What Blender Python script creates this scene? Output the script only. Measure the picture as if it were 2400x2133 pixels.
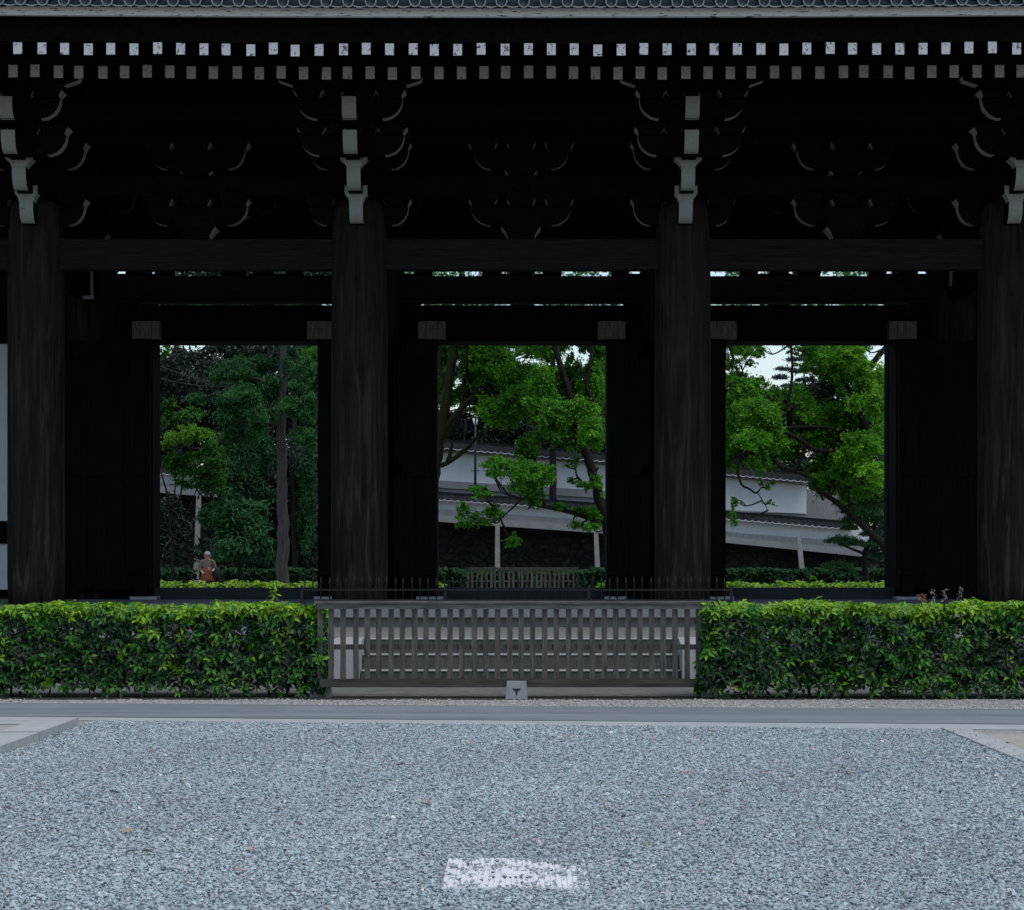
import bpy, math, random
import numpy as np
from mathutils import Vector, Matrix
R = math.radians
random.seed(7)
rng = np.random.default_rng(11)
for o in list(bpy.data.objects):
    bpy.data.objects.remove(o)
scene = bpy.context.scene
COL = scene.collection

# ---------------------------------------------------------------- camera, sky, sun, exposure
F, PX, PY, CX, EYE = 5730.0, 1230.0, 1308.0, 0.06, 1.54
cam_d = bpy.data.cameras.new("Camera")
cam = bpy.data.objects.new("Camera", cam_d); COL.objects.link(cam)
cam.location = (CX, 0, EYE); cam.rotation_euler = (R(90), 0, 0)
cam_d.sensor_width = 36; cam_d.sensor_fit = 'HORIZONTAL'
cam_d.lens = F / 2400 * 36
cam_d.shift_x = -(PX - 1200) / 2400
cam_d.shift_y = (PY - 1066.5) / 2400
cam_d.clip_start = 0.1; cam_d.clip_end = 3000
scene.camera = cam

SUN_EL, SUN_ROT = 70, 130          # high diffuse sun behind the viewer (overcast)
world = bpy.data.worlds.new("World"); scene.world = world; world.use_nodes = True
wn = world.node_tree.nodes; wl_ = world.node_tree.links
sky = wn.new('ShaderNodeTexSky'); sky.sky_type = 'NISHITA'; sky.sun_disc = False
sky.sun_elevation = R(SUN_EL); sky.sun_rotation = R(SUN_ROT)
sky.air_density = 1.0; sky.dust_density = 1.5; sky.ozone_density = 0.8
wl_.new(sky.outputs[0], wn['Background'].inputs[0]); wn['Background'].inputs[1].default_value = 0.15
sun_d = bpy.data.lights.new("Sun", 'SUN'); sun_d.energy = 1.35; sun_d.angle = R(50); sun_d.color = (1, .97, .92)
sun = bpy.data.objects.new("Sun", sun_d); COL.objects.link(sun)
sun.rotation_euler = (R(90 - SUN_EL), 0, R(180 - SUN_ROT))    # from behind the viewer's side, high
sun.location = (0, -30, 40)
scene.view_settings.view_transform = 'Standard'; scene.view_settings.look = 'None'
scene.view_settings.gamma = 1; scene.view_settings.exposure = 0.4
scene.view_settings.use_curve_mapping = False
scene.cycles.max_bounces = 6; scene.cycles.diffuse_bounces = 3; scene.cycles.glossy_bounces = 2
scene.cycles.transmission_bounces = 3; scene.cycles.transparent_max_bounces = 6

# ---------------------------------------------------------------- helpers
def P(d, x, y):
    """photo pixel (2400 wide) seen at depth d -> world point"""
    return Vector((CX + (x - PX) * d / F, d, EYE + (PY - y) * d / F))

class MB:
    def __init__(s): s.v = []; s.f = []; s.m = []; s.sm = []
    def face(s, idx, m=0, smooth=False): s.f.append(tuple(idx)); s.m.append(m); s.sm.append(smooth)
    def add(s, pts): 
        b = len(s.v); s.v += [tuple(p) for p in pts]; return b
    def box(s, x0, x1, y0, y1, z0, z1, m=0):
        b = s.add([(x0,y0,z0),(x1,y0,z0),(x1,y1,z0),(x0,y1,z0),(x0,y0,z1),(x1,y0,z1),(x1,y1,z1),(x0,y1,z1)])
        for q in ((0,3,2,1),(4,5,6,7),(0,1,5,4),(1,2,6,5),(2,3,7,6),(3,0,4,7)): s.face([b+i for i in q], m)
        return s
    def hexa(s, lo, hi, m=0):
        """lo, hi: four points each, same winding (counter clockwise from above)"""
        b = s.add(list(lo) + list(hi))
        for q in ((0,3,2,1),(4,5,6,7),(0,1,5,4),(1,2,6,5),(2,3,7,6),(3,0,4,7)): s.face([b+i for i in q], m)
    def prism(s, prof, a0, a1, axis, m=0, em=None, cap=None):
        """closed profile of (u,w) points extruded from a0 to a1. axis 'y': u=x ; axis 'x': u=y. em[i]=material of edge i"""
        n = len(prof)
        if axis == 'y': pa = [(u, a0, w) for u, w in prof]; pb = [(u, a1, w) for u, w in prof]
        else: pa = [(a0, u, w) for u, w in prof]; pb = [(a1, u, w) for u, w in prof]
        b = s.add(pa + pb)
        s.face([b+i for i in range(n)], m if cap is None else cap)
        s.face([b+n+i for i in reversed(range(n))], m if cap is None else cap)
        for i in range(n):
            j = (i+1) % n
            s.face([b+j, b+i, b+n+i, b+n+j], m if em is None else em[i])
    def tube(s, pts, rad, n=7, m=0, cap=True):
        pts = [Vector(p) for p in pts]; k = len(pts)
        if not hasattr(rad, '__len__'): rad = [rad]*k
        rings = []; ref = Vector((0.31, 0.95, 0.05))
        for i, p in enumerate(pts):
            t = (pts[min(i+1,k-1)] - pts[max(i-1,0)]).normalized()
            u = t.cross(ref)
            if u.length < .15: u = t.cross(Vector((1,0,0)))
            u.normalize(); w = t.cross(u)
            rings.append(s.add([p + (u*math.cos(2*math.pi*j/n) + w*math.sin(2*math.pi*j/n))*rad[i] for j in range(n)]))
        for a, b in zip(rings, rings[1:]):
            for j in range(n): s.face((a+j, a+(j+1)%n, b+(j+1)%n, b+j), m, True)
        if cap:
            s.face([rings[0]+j for j in reversed(range(n))], m); s.face([rings[-1]+j for j in range(n)], m)
    def lathe(s, x, y, prof, n=32, m=0):
        rings = [s.add([(x+r*math.cos(2*math.pi*j/n), y+r*math.sin(2*math.pi*j/n), z) for j in range(n)]) for r, z in prof]
        for a, b in zip(rings, rings[1:]):
            for j in range(n): s.face((a+j, a+(j+1)%n, b+(j+1)%n, b+j), m, True)
        s.face([rings[0]+j for j in reversed(range(n))], m); s.face([rings[-1]+j for j in range(n)], m)

ORG = {}                                # world origin of every object that parents others
def finish(o, parent, org):
    COL.objects.link(o); ORG[o] = Vector(org)
    if parent is not None:
        o.parent = parent; o.location = Vector(org) - ORG[parent]
    else: o.location = org
    return o
def obj(name, mb, mats, parent=None, org=(0,0,0)):
    """link a MB as ONE mesh object; vertices are in world space, origin goes to org"""
    me = bpy.data.meshes.new(name)
    ox, oy, oz = org
    me.from_pydata([(x-ox, y-oy, z-oz) for x, y, z in mb.v], [], mb.f)
    me.polygons.foreach_set('material_index', mb.m); me.polygons.foreach_set('use_smooth', mb.sm)
    for m in (mats if isinstance(mats, (list, tuple)) else [mats]): me.materials.append(m)
    me.update()
    return finish(bpy.data.objects.new(name, me), parent, org)
def copy_to(o, parent, org, name=None):
    c = o.copy(); return finish(c, parent, org)
def empty(name, org):
    o = bpy.data.objects.new(name, None); o.empty_display_size = .2
    return finish(o, None, org)
def tag(o, label, cat, group=None):
    o['label'] = label; o['category'] = cat
    if group: o['group'] = group
    return o
def struct(o, kind='structure'): o['kind'] = kind; return o
def mesh_np(name, verts, faces, tint, mats, parent=None, org=(0,0,0), smooth=False):
    me = bpy.data.meshes.new(name)
    verts = np.asarray(verts, np.float32) - np.asarray(org, np.float32); faces = np.asarray(faces, np.int32)
    nf, k = faces.shape
    me.vertices.add(len(verts)); me.vertices.foreach_set('co', verts.ravel())
    me.loops.add(nf*k); me.loops.foreach_set('vertex_index', faces.ravel())
    me.polygons.add(nf); me.polygons.foreach_set('loop_start', np.arange(0, nf*k, k, dtype=np.int32))
    me.polygons.foreach_set('use_smooth', np.full(nf, smooth))
    me.update(calc_edges=True)
    if tint is not None:
        a = me.attributes.new('tint', 'FLOAT', 'FACE'); a.data.foreach_set('value', np.asarray(tint, np.float32))
    for m in (mats if isinstance(mats, (list, tuple)) else [mats]): me.materials.append(m)
    return finish(bpy.data.objects.new(name, me), parent, org)

# ---------------------------------------------------------------- materials
def newmat(name):
    m = bpy.data.materials.new(name); m.use_nodes = True
    nt = m.node_tree; return m, nt, nt.nodes['Principled BSDF']
def nd(nt, t, **kw):
    n = nt.nodes.new(t)
    for k, v in kw.items(): setattr(n, k, v)
    return n
def coords(nt, scale=(1,1,1), rnd=True):
    tc = nd(nt, 'ShaderNodeTexCoord'); mp = nd(nt, 'ShaderNodeMapping')
    mp.inputs['Scale'].default_value = scale
    if rnd:
        oi = nd(nt, 'ShaderNodeObjectInfo'); ml = nd(nt, 'ShaderNodeMath', operation='MULTIPLY'); ml.inputs[1].default_value = 50
        nt.links.new(oi.outputs['Random'], ml.inputs[0]); nt.links.new(ml.outputs[0], mp.inputs['Location'])
    nt.links.new(tc.outputs['Object'], mp.inputs['Vector']); return mp.outputs[0]
def ramp(nt, src, stops):
    r = nd(nt, 'ShaderNodeValToRGB'); e = r.color_ramp.elements
    while len(e) < len(stops): e.new(.5)
    for el, (p, c) in zip(e, stops):
        el.position = p; el.color = (*c, 1) if hasattr(c, '__len__') else (c, c, c, 1)
    nt.links.new(src, r.inputs[0]); return r.outputs[0]
def noise(nt, vec, scale, detail=4, rough=.6, dist=0):
    n = nd(nt, 'ShaderNodeTexNoise'); n.inputs['Scale'].default_value = scale; n.inputs['Detail'].default_value = detail
    n.inputs['Roughness'].default_value = rough; n.inputs['Distortion'].default_value = dist
    nt.links.new(vec, n.inputs['Vector']); return n.outputs[0]
def bump(nt, b, h, strength, dist=.02):
    n = nd(nt, 'ShaderNodeBump'); n.inputs['Strength'].default_value = strength; n.inputs['Distance'].default_value = dist
    nt.links.new(h, n.inputs['Height']); nt.links.new(n.outputs[0], b.inputs['Normal'])
def mixc(nt, fac, a, b, mode='MIX'):
    n = nd(nt, 'ShaderNodeMix', data_type='RGBA', blend_type=mode)
    for s, v in ((n.inputs[0], fac), (n.inputs[6], a), (n.inputs[7], b)):
        if isinstance(v, (int, float)): s.default_value = v
        elif hasattr(v, '__len__'): s.default_value = (*v, 1)
        else: nt.links.new(v, s)
    return n.outputs[2]
def wood(name, dark, light, scale=(9,9,.7), rough=.75, spec=.12, bs=.3, fine=1.0):
    m, nt, b = newmat(name); v = coords(nt, scale)
    n = noise(nt, v, 2.2*fine, 6, .65, .4)
    c = ramp(nt, n, [(.3, dark), (.72, light)]); nt.links.new(c, b.inputs['Base Color'])
    b.inputs['Roughness'].default_value = rough; b.inputs['Specular IOR Level'].default_value = spec
    bump(nt, b, n, bs, .01); return m
def stone(name, c0, c1, scale=6, rough=.85, spec=.2, bs=.4, fine=40):
    m, nt, b = newmat(name); v = coords(nt)
    n = noise(nt, v, scale, 5, .6); n2 = noise(nt, v, fine, 3, .6)
    c = mixc(nt, .45, ramp(nt, n, [(.3, c0), (.7, c1)]), ramp(nt, n2, [(.3, c0), (.7, c1)]))
    nt.links.new(c, b.inputs['Base Color']); b.inputs['Roughness'].default_value = rough
    b.inputs['Specular IOR Level'].default_value = spec; bump(nt, b, n2, bs, .01); return m
def paint(name, white, under, amount=.36, scale=(7,7,7), soft=.03, rough=.8):
    """aged paint flaking off dark wood"""
    m, nt, b = newmat(name); v = coords(nt, scale)
    n = noise(nt, v, 1.3, 5, .62, .5); n2 = noise(nt, v, 5, 3, .6)
    w = ramp(nt, n2, [(.25, tuple(x*.8 for x in white)), (.75, white)])
    f = ramp(nt, n, [(amount-soft, 0), (amount+soft, 1)])
    nt.links.new(mixc(nt, f, under, w), b.inputs['Base Color']); b.inputs['Roughness'].default_value = rough
    b.inputs['Specular IOR Level'].default_value = .2; bump(nt, b, n2, .2, .005); return m
def leafmat(name, lo, mid, hi, trans=.35, rough=.5, spec=.3):
    m, nt, b = newmat(name)
    at = nd(nt, 'ShaderNodeAttribute', attribute_name='tint')
    c = ramp(nt, at.outputs['Fac'], [(0, lo), (.5, mid), (1, hi)])
    nt.links.new(c, b.inputs['Base Color']); b.inputs['Roughness'].default_value = rough
    b.inputs['Specular IOR Level'].default_value = spec
    tr = nd(nt, 'ShaderNodeBsdfTranslucent'); nt.links.new(c, tr.inputs[0])
    mx = nd(nt, 'ShaderNodeMixShader'); mx.inputs[0].default_value = trans
    nt.links.new(b.outputs[0], mx.inputs[1]); nt.links.new(tr.outputs[0], mx.inputs[2])
    nt.links.new(mx.outputs[0], nt.nodes['Material Output'].inputs['Surface']); return m

def streaky(name, c0, c1, *a, **k):
    m = stone(name, c0, c1, 2.2, bs=.5, fine=60); nt = m.node_tree; b = nt.nodes['Principled BSDF']
    old = b.inputs['Base Color'].links[0].from_socket
    n = noise(nt, coords(nt, (.12,1.3,1), False), 1.6, 4, .6)
    nt.links.new(mixc(nt, ramp(nt, n, [(.42, 0), (.66, .7)]), old, (.22,.235,.235)), b.inputs['Base Color']); return m
M = {}
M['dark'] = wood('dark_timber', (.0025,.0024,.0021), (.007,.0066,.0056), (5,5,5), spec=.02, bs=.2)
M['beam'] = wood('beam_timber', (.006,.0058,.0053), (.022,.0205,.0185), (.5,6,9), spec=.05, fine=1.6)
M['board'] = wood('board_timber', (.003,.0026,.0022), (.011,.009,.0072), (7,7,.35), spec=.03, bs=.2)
M['pivot'] = wood('pivot_block_timber', (.06,.053,.043), (.16,.145,.12), (16,8,3), bs=.5)
M['threshold'] = wood('worn_threshold', (.022,.025,.026), (.045,.05,.052), (.8,6,6))
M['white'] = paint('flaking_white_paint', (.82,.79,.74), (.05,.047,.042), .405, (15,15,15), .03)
M['white2'] = paint('eave_shaded_white_paint', (.43,.43,.385), (.04,.037,.03), .36, (15,15,15), .06)  # deeper rafter ends: eave shade put into the white
M['nose'] = paint('weathered_shaded_white_paint', (.31,.32,.30), (.05,.046,.04), .30, (6,6,6), .05)  # flaking is wear; eave shade is also mixed into the greyed white
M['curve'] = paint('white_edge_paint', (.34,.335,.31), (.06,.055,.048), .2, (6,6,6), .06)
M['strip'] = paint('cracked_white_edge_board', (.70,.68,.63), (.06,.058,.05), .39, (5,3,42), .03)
M['plaster'] = stone('white_plaster', (.66,.68,.69), (.76,.78,.78), 2, bs=.05)
M['fence'] = wood('weathered_fence_timber', (.036,.033,.028), (.145,.132,.112), (14,14,1.6), bs=.5)
M['rail'] = wood('weathered_rail_timber', (.05,.048,.043), (.19,.18,.165), (1.2,12,14), bs=.5)
M['lowrail'] = wood('dark_rail_timber', (.028,.025,.020), (.10,.088,.07), (1.2,12,14), bs=.5)  # darker timber tone for the bottom rail
M['farfence'] = wood('far_fence_timber', (.045,.043,.037), (.12,.115,.10), (10,10,1))
M['iron'] = stone('black_iron', (.006,.006,.006), (.016,.016,.015), 20, .55, .3, .1)
M['granite'] = stone('granite', (.30,.31,.33), (.44,.45,.47), 5, bs=.3)
M['footing'] = stone('footing_granite', (.17,.175,.18), (.28,.285,.29), 8, bs=.4)
M['platform'] = stone('platform_stone', (.15,.15,.145), (.27,.27,.26), 2.5, bs=.4)
M['step'] = stone('dark_step_stone', (.04,.042,.036), (.115,.118,.102), 5, bs=.5)  # darker stone for risers and terrace edge
M['tread'] = stone('pale_step_stone', (.22,.227,.212), (.33,.34,.32), 6, bs=.3)  # paler stone for step tops and cheek stones
M['terrace'] = stone('terrace_gravel', (.11,.116,.107), (.18,.188,.176), 3, bs=.3, fine=90)
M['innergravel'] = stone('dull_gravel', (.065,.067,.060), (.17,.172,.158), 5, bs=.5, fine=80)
M['concrete'] = stone('concrete_edge', (.25,.267,.26), (.375,.395,.38), 3, bs=.3, fine=70)
M['asphalt'] = streaky('old_asphalt', (.10,.118,.125), (.175,.198,.205), 2.2, bs=.5, fine=60)
M['kerb'] = stone('kerb_stone', (.26,.27,.255), (.39,.40,.38), 4, bs=.4)
M['sand'] = stone('pale_sand', (.24,.225,.19), (.36,.345,.30), 3, bs=.4, fine=60)
M['plate'] = stone('pale_plate', (.58,.58,.585), (.70,.70,.70), 9, .6, .3, .15)
M['tile'] = stone('glazed_roof_tile', (.010,.020,.024), (.024,.040,.047), 9, .5, .12, .15)
M['tilerim'] = stone('tile_rim', (.15,.165,.16), (.27,.285,.27), 9, .5, .5, .1)
M['ground'] = None
M['walltile'] = stone('wall_roof_tile', (.008,.009,.009), (.022,.024,.024), 5, .9, .04, .2)
M['walltilerim'] = stone('wall_tile_rim', (.30,.31,.31), (.5,.5,.49), 5, .6, .3, .1)
M['wallwhite'] = stone('wall_plaster', (.45,.47,.445), (.58,.60,.57), 1.2, bs=.1, fine=12)
M['ledge'] = stone('ledge_concrete', (.16,.16,.155), (.25,.25,.24), 1.4, bs=.2, fine=10)
M['post'] = stone('pale_post', (.15,.15,.135), (.30,.295,.265), 4, bs=.3, fine=14)
M['railblue'] = stone('painted_guard_rail', (.10,.125,.125), (.16,.19,.19), 6, .5, .3, .1)
M['bark'] = wood('dark_bark', (.006,.005,.004), (.022,.019,.016), (8,8,1.5), bs=.6)
M['mossbark'] = wood('mossy_bark', (.007,.008,.003), (.026,.027,.010), (7,7,2), bs=.6)
M['cedarbark'] = wood('cedar_bark', (.022,.021,.018), (.092,.088,.076), (10,10,.6), bs=.6)
M['stem'] = wood('hedge_stem', (.018,.015,.012), (.06,.052,.042), (20,20,4))

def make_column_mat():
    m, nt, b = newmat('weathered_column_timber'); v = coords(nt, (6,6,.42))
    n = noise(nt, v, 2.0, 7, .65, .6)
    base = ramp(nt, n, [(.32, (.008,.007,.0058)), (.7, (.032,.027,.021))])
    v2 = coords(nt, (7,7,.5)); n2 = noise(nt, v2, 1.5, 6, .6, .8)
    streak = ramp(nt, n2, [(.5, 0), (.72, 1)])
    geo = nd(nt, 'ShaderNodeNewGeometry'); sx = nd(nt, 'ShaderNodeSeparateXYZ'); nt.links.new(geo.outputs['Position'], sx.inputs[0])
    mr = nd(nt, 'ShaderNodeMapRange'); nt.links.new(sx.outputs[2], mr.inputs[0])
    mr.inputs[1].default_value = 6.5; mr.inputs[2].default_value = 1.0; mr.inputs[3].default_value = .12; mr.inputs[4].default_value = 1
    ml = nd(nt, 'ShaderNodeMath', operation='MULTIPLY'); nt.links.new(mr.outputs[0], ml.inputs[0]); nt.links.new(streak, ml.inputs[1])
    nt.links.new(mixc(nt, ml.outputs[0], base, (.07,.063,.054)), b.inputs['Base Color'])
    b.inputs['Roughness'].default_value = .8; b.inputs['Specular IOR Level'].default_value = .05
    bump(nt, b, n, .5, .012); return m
M['column'] = make_column_mat()

def make_ground():
    m, nt, b = newmat('sandy_gravel_ground'); v = coords(nt, rnd=False)
    n1 = noise(nt, v, 1.1, 6, .65); n2 = noise(nt, v, 26, 4, .75)
    c = mixc(nt, .55, ramp(nt, n1, [(.3, (.19,.185,.165)), (.7, (.30,.29,.265))]), ramp(nt, n2, [(.3, (.07,.068,.06)), (.65, (.42,.41,.375))]))
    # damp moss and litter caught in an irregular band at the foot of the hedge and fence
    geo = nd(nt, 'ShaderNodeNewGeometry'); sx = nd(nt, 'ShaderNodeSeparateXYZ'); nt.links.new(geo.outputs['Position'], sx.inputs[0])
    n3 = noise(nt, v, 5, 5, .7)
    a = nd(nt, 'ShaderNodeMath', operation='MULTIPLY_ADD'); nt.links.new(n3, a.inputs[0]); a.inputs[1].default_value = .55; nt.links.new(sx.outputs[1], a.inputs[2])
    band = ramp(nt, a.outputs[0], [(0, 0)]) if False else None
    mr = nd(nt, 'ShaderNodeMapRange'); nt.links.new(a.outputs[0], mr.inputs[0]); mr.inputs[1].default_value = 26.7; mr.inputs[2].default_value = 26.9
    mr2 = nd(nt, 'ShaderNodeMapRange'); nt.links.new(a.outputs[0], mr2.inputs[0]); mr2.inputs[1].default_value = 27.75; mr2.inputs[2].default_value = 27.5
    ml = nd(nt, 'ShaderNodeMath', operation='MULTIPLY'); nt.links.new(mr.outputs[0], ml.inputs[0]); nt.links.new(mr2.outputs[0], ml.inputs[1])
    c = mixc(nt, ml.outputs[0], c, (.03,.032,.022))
    nt.links.new(c, b.inputs['Base Color']); b.inputs['Roughness'].default_value = .9; b.inputs['Specular IOR Level'].default_value = .15
    bump(nt, b, n2, .7, .02); return m
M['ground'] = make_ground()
def make_gravelbed():
    m, nt, b = newmat('gravel_bed'); v = coords(nt, rnd=False)
    vo = nd(nt, 'ShaderNodeTexVoronoi'); vo.inputs['Scale'].default_value = 38; nt.links.new(v, vo.inputs['Vector'])
    c = ramp(nt, vo.outputs['Color'], [(.1, (.12,.14,.15)), (.5, (.25,.285,.305)), (.95, (.42,.45,.47))])
    nt.links.new(c, b.inputs['Base Color']); b.inputs['Roughness'].default_value = .85; b.inputs['Specular IOR Level'].default_value = .2
    bump(nt, b, vo.outputs['Distance'], 1.0, .02); return m
M['gravelbed'] = make_gravelbed()
def make_stones():
    m, nt, b = newmat('crushed_stone')
    at = nd(nt, 'ShaderNodeAttribute', attribute_name='tint')
    c = ramp(nt, at.outputs['Fac'], [(0, (0.063,0.073,0.082)), (0.14, (0.222,0.263,0.258)), (0.24, (0.275,0.295,0.319)), (0.32, (0.281,0.354,0.346)), (0.4, (0.328,0.349,0.370)), (0.47, (0.312,0.397,0.391)), (0.55, (0.359,0.388,0.408)), (0.62, (0.339,0.435,0.423)), (0.72, (0.398,0.431,0.449)), (0.82, (0.392,0.488,0.470)), (0.9, (0.477,0.510,0.505)), (0.93, (0.339,0.279,0.258)), (0.97, (0.392,0.342,0.330)), (1, (0.634,0.633,0.567))])
    nt.links.new(c, b.inputs['Base Color']); b.inputs['Roughness'].default_value = .75; b.inputs['Specular IOR Level'].default_value = .3
    return m
M['stones'] = make_stones()
M['pebble'] = leafmat('pale_pebble', (.15,.145,.13), (.31,.30,.27), (.46,.45,.41), 0, .85, .2)
def make_rubble():
    m, nt, b = newmat('dark_rubble_stone'); v = coords(nt, rnd=False)
    v2 = nd(nt, 'ShaderNodeTexVoronoi', feature='DISTANCE_TO_EDGE'); v2.inputs['Scale'].default_value = 2.3
    vo = nd(nt, 'ShaderNodeTexVoronoi'); vo.inputs['Scale'].default_value = 2.3
    mp = nd(nt, 'ShaderNodeMapping'); mp.inputs['Scale'].default_value = (1, 0.02, 1.25)
    nz = nd(nt, 'ShaderNodeTexNoise'); nz.inputs['Scale'].default_value = 1.7; nt.links.new(v, nz.inputs['Vector'])
    va = nd(nt, 'ShaderNodeVectorMath', operation='MULTIPLY_ADD'); nt.links.new(nz.outputs['Color'], va.inputs[0]); va.inputs[1].default_value = (.5,.5,.5); nt.links.new(v, va.inputs[2]); nt.links.new(va.outputs[0], mp.inputs[0])
    nt.links.new(mp.outputs[0], v2.inputs['Vector']); nt.links.new(mp.outputs[0], vo.inputs['Vector'])
    n = noise(nt, v, 7, 5, .7)
    c = mixc(nt, .5, ramp(nt, vo.outputs['Color'], [(.2, (.005,.006,.005)), (.8, (.020,.022,.019))]), ramp(nt, n, [(.3, (.003,.004,.003)), (.7, (.022,.025,.021))]))
    c = mixc(nt, ramp(nt, v2.outputs['Distance'], [(0, 0), (.05, 1)]), (.003,.003,.003), c)
    nt.links.new(c, b.inputs['Base Color']); b.inputs['Roughness'].default_value = .9; b.inputs['Specular IOR Level'].default_value = .1
    bump(nt, b, ramp(nt, v2.outputs['Distance'], [(0, 0), (.25, 1)]), 1, .12); return m
M['rubble'] = make_rubble()

# ---------------------------------------------------------------- ground, road, gravel, paths
g = MB(); b0 = g.add([(-700,-60,0),(700,-60,0),(700,1400,0),(-700,1400,0)]); g.face((b0,b0+1,b0+2,b0+3))
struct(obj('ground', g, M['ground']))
def back_d(x): return 25.33 - .1036*x
def asph_d(x): return 23.10 - .118*x
def edge_d(x): return 22.53 - .150*x
def strip(name, fa, fb, z, mat, x0=-30, x1=30):
    s = MB(); n = 40
    for i in range(n+1):
        x = x0 + (x1-x0)*i/n; s.add([(x, fa(x), z), (x, fb(x), z)])
    for i in range(n): s.face((2*i, 2*i+2, 2*i+3, 2*i+1))
    return struct(obj(name, s, mat))
strip('road', asph_d, back_d, .008, M['asphalt'], -14, 14)
strip('road_edge', edge_d, asph_d, .004, M['concrete'], -14, 14)
gb = MB()
for i in range(41):
    x = -4.02 + (3.79+4.02)*i/40; gb.add([(x, -20, .004), (x, edge_d(x)-.02, .004)])
for i in range(40): gb.face((2*i, 2*i+2, 2*i+3, 2*i+1))
struct(obj('gravel_bed', gb, M['gravelbed']))

# plate rectangle in the gravel
PLX0, PLX1, PLY0, PLY1 = -.328, .362, 11.30, 12.42
def make_gravel():
    Xs, Ys = [], []
    n = 330000
    y = rng.uniform(10.2, 22.9, n); half = .225*y + .9
    x = rng.uniform(-1, 1, n)*half
    keep = (x > -4.00) & ((x < 3.77) | ((x < 4.02) & (rng.uniform(0,1,n) < .10*np.exp(-(x-3.77)/.12)))) & (y < edge_d(x) - .03 - np.abs(rng.normal(0, .12, n)))
    # thin gravel near the road edge and at the right kerb, where sand shows through
    thin = np.clip((edge_d(x) - y)/.5, 0, 1); keep &= rng.uniform(0, 1, n) < .25 + .75*thin
    inpl = (x > PLX0-.01) & (x < PLX1+.01) & (y > PLY0-.01) & (y < PLY1+.01)
    ex = np.minimum(np.minimum(x-PLX0, PLX1-x), np.minimum(y-PLY0, PLY1-y)*.55)
    wob = .05 + .05*np.sin(x*23)+.03*np.sin(x*51+y*17)
    band = np.exp(-((y-11.95+.1*np.sin(x*8))/.13)**2)*.30*(np.abs(x-.02) < .26)
    corner = ((x > .06) & (y > 12.22 - .55*(x-.06)))
    pk = np.where(ex < wob*.9, .40, .05 + band) ; pk = np.where(corner, .8, pk)
    keep &= (~inpl) | (rng.uniform(0, 1, n) < pk)
    x, y, inpl = x[keep], y[keep], inpl[keep]; n = len(x)
    s = rng.gamma(4.0, .00125, n) + .003; s = np.minimum(s, .019)
    s = np.where(inpl, s*1.05, s)
    base = np.array([[1,0,0],[-1,0,0],[0,1,0],[0,-1,0],[0,0,1],[0,0,-1]], float)
    V = base[None]*np.stack([s*rng.uniform(.8,1.4,n), s*rng.uniform(.8,1.3,n), s*rng.uniform(.4,.7,n)], 1)[:,None,:]
    V += rng.normal(0, .22, (n,6,3))*s[:,None,None]
    a = rng.uniform(0, 2*math.pi, n); ca, sa = np.cos(a)[:,None], np.sin(a)[:,None]
    t = rng.normal(0, .45, n); ct, st = np.cos(t)[:,None], np.sin(t)[:,None]
    vx, vy, vz = V[...,0], V[...,1], V[...,2]
    vx, vz = vx*ct - vz*st, vx*st + vz*ct
    vx, vy = vx*ca - vy*sa, vx*sa + vy*ca
    z0 = .004 + s*.35 + rng.uniform(0, .012, n) + np.where(inpl, .010, 0) + np.where(x > 3.78, .018, 0)
    W = np.stack([vx + x[:,None], vy + y[:,None], vz + z0[:,None]], 2).reshape(-1, 3)
    fb = np.array([[0,2,4],[2,1,4],[1,3,4],[3,0,4],[2,0,5],[1,2,5],[3,1,5],[0,3,5]])
    Fc = (fb[None] + (np.arange(n)*6)[:,None,None]).reshape(-1, 3)
    tint = np.clip(rng.normal(.46, .16, n), 0, .9)
    tint += .07*np.sin(x*.9+y*.5)*np.sin(y*.8-x*.35+1) + .05*np.sin(x*2.3-y*1.1); tint = np.clip(tint, .13, .9)
    r = rng.uniform(0, 1, n); tint = np.where(r > .97, rng.uniform(.9, .97, n), tint); tint = np.where(r > .992, 1, tint)
    tint = np.where(r < .05, rng.uniform(0, .12, n), tint)
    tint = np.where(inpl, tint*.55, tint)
    struct(mesh_np('gravel', W, Fc, np.repeat(tint, 8), M['stones']), 'stuff')
make_gravel()

def make_pebbles():
    n = 40000; x = rng.uniform(-6.5, 6.5, n); y = back_d(x) + .02 + rng.uniform(0, 1, n)**1.3*1.7
    keep = (y < 26.42 + .12*np.sin(x*4.1) + rng.normal(0, .08, n)); x, y = x[keep], y[keep]; n = len(x)
    s = rng.gamma(4, .0014, n) + .002
    base = np.array([[1,0,0],[-1,0,0],[0,1,0],[0,-1,0],[0,0,.7],[0,0,-.7]], float)
    V = (base[None] + rng.normal(0, .2, (n,6,3)))*s[:,None,None]
    W = (V + np.stack([x, y, s*.4], 1)[:,None,:]).reshape(-1, 3)
    fb = np.array([[0,2,4],[2,1,4],[1,3,4],[3,0,4],[2,0,5],[1,2,5],[3,1,5],[0,3,5]])
    Fc = (fb[None] + (np.arange(n)*6)[:,None,None]).reshape(-1, 3)
    struct(mesh_np('pebbles', W, Fc, np.repeat(np.clip(rng.normal(.5,.14,n),0,1), 8), M['pebble']), 'stuff')
make_pebbles()
ig = MB(); b0 = ig.add([(-18,27.45,.004),(18,27.45,.004),(18,30.4,.004),(-18,30.4,.004)]); ig.face((b0,b0+1,b0+2,b0+3)); struct(obj('inner_ground', ig, M['innergravel']))
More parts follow.
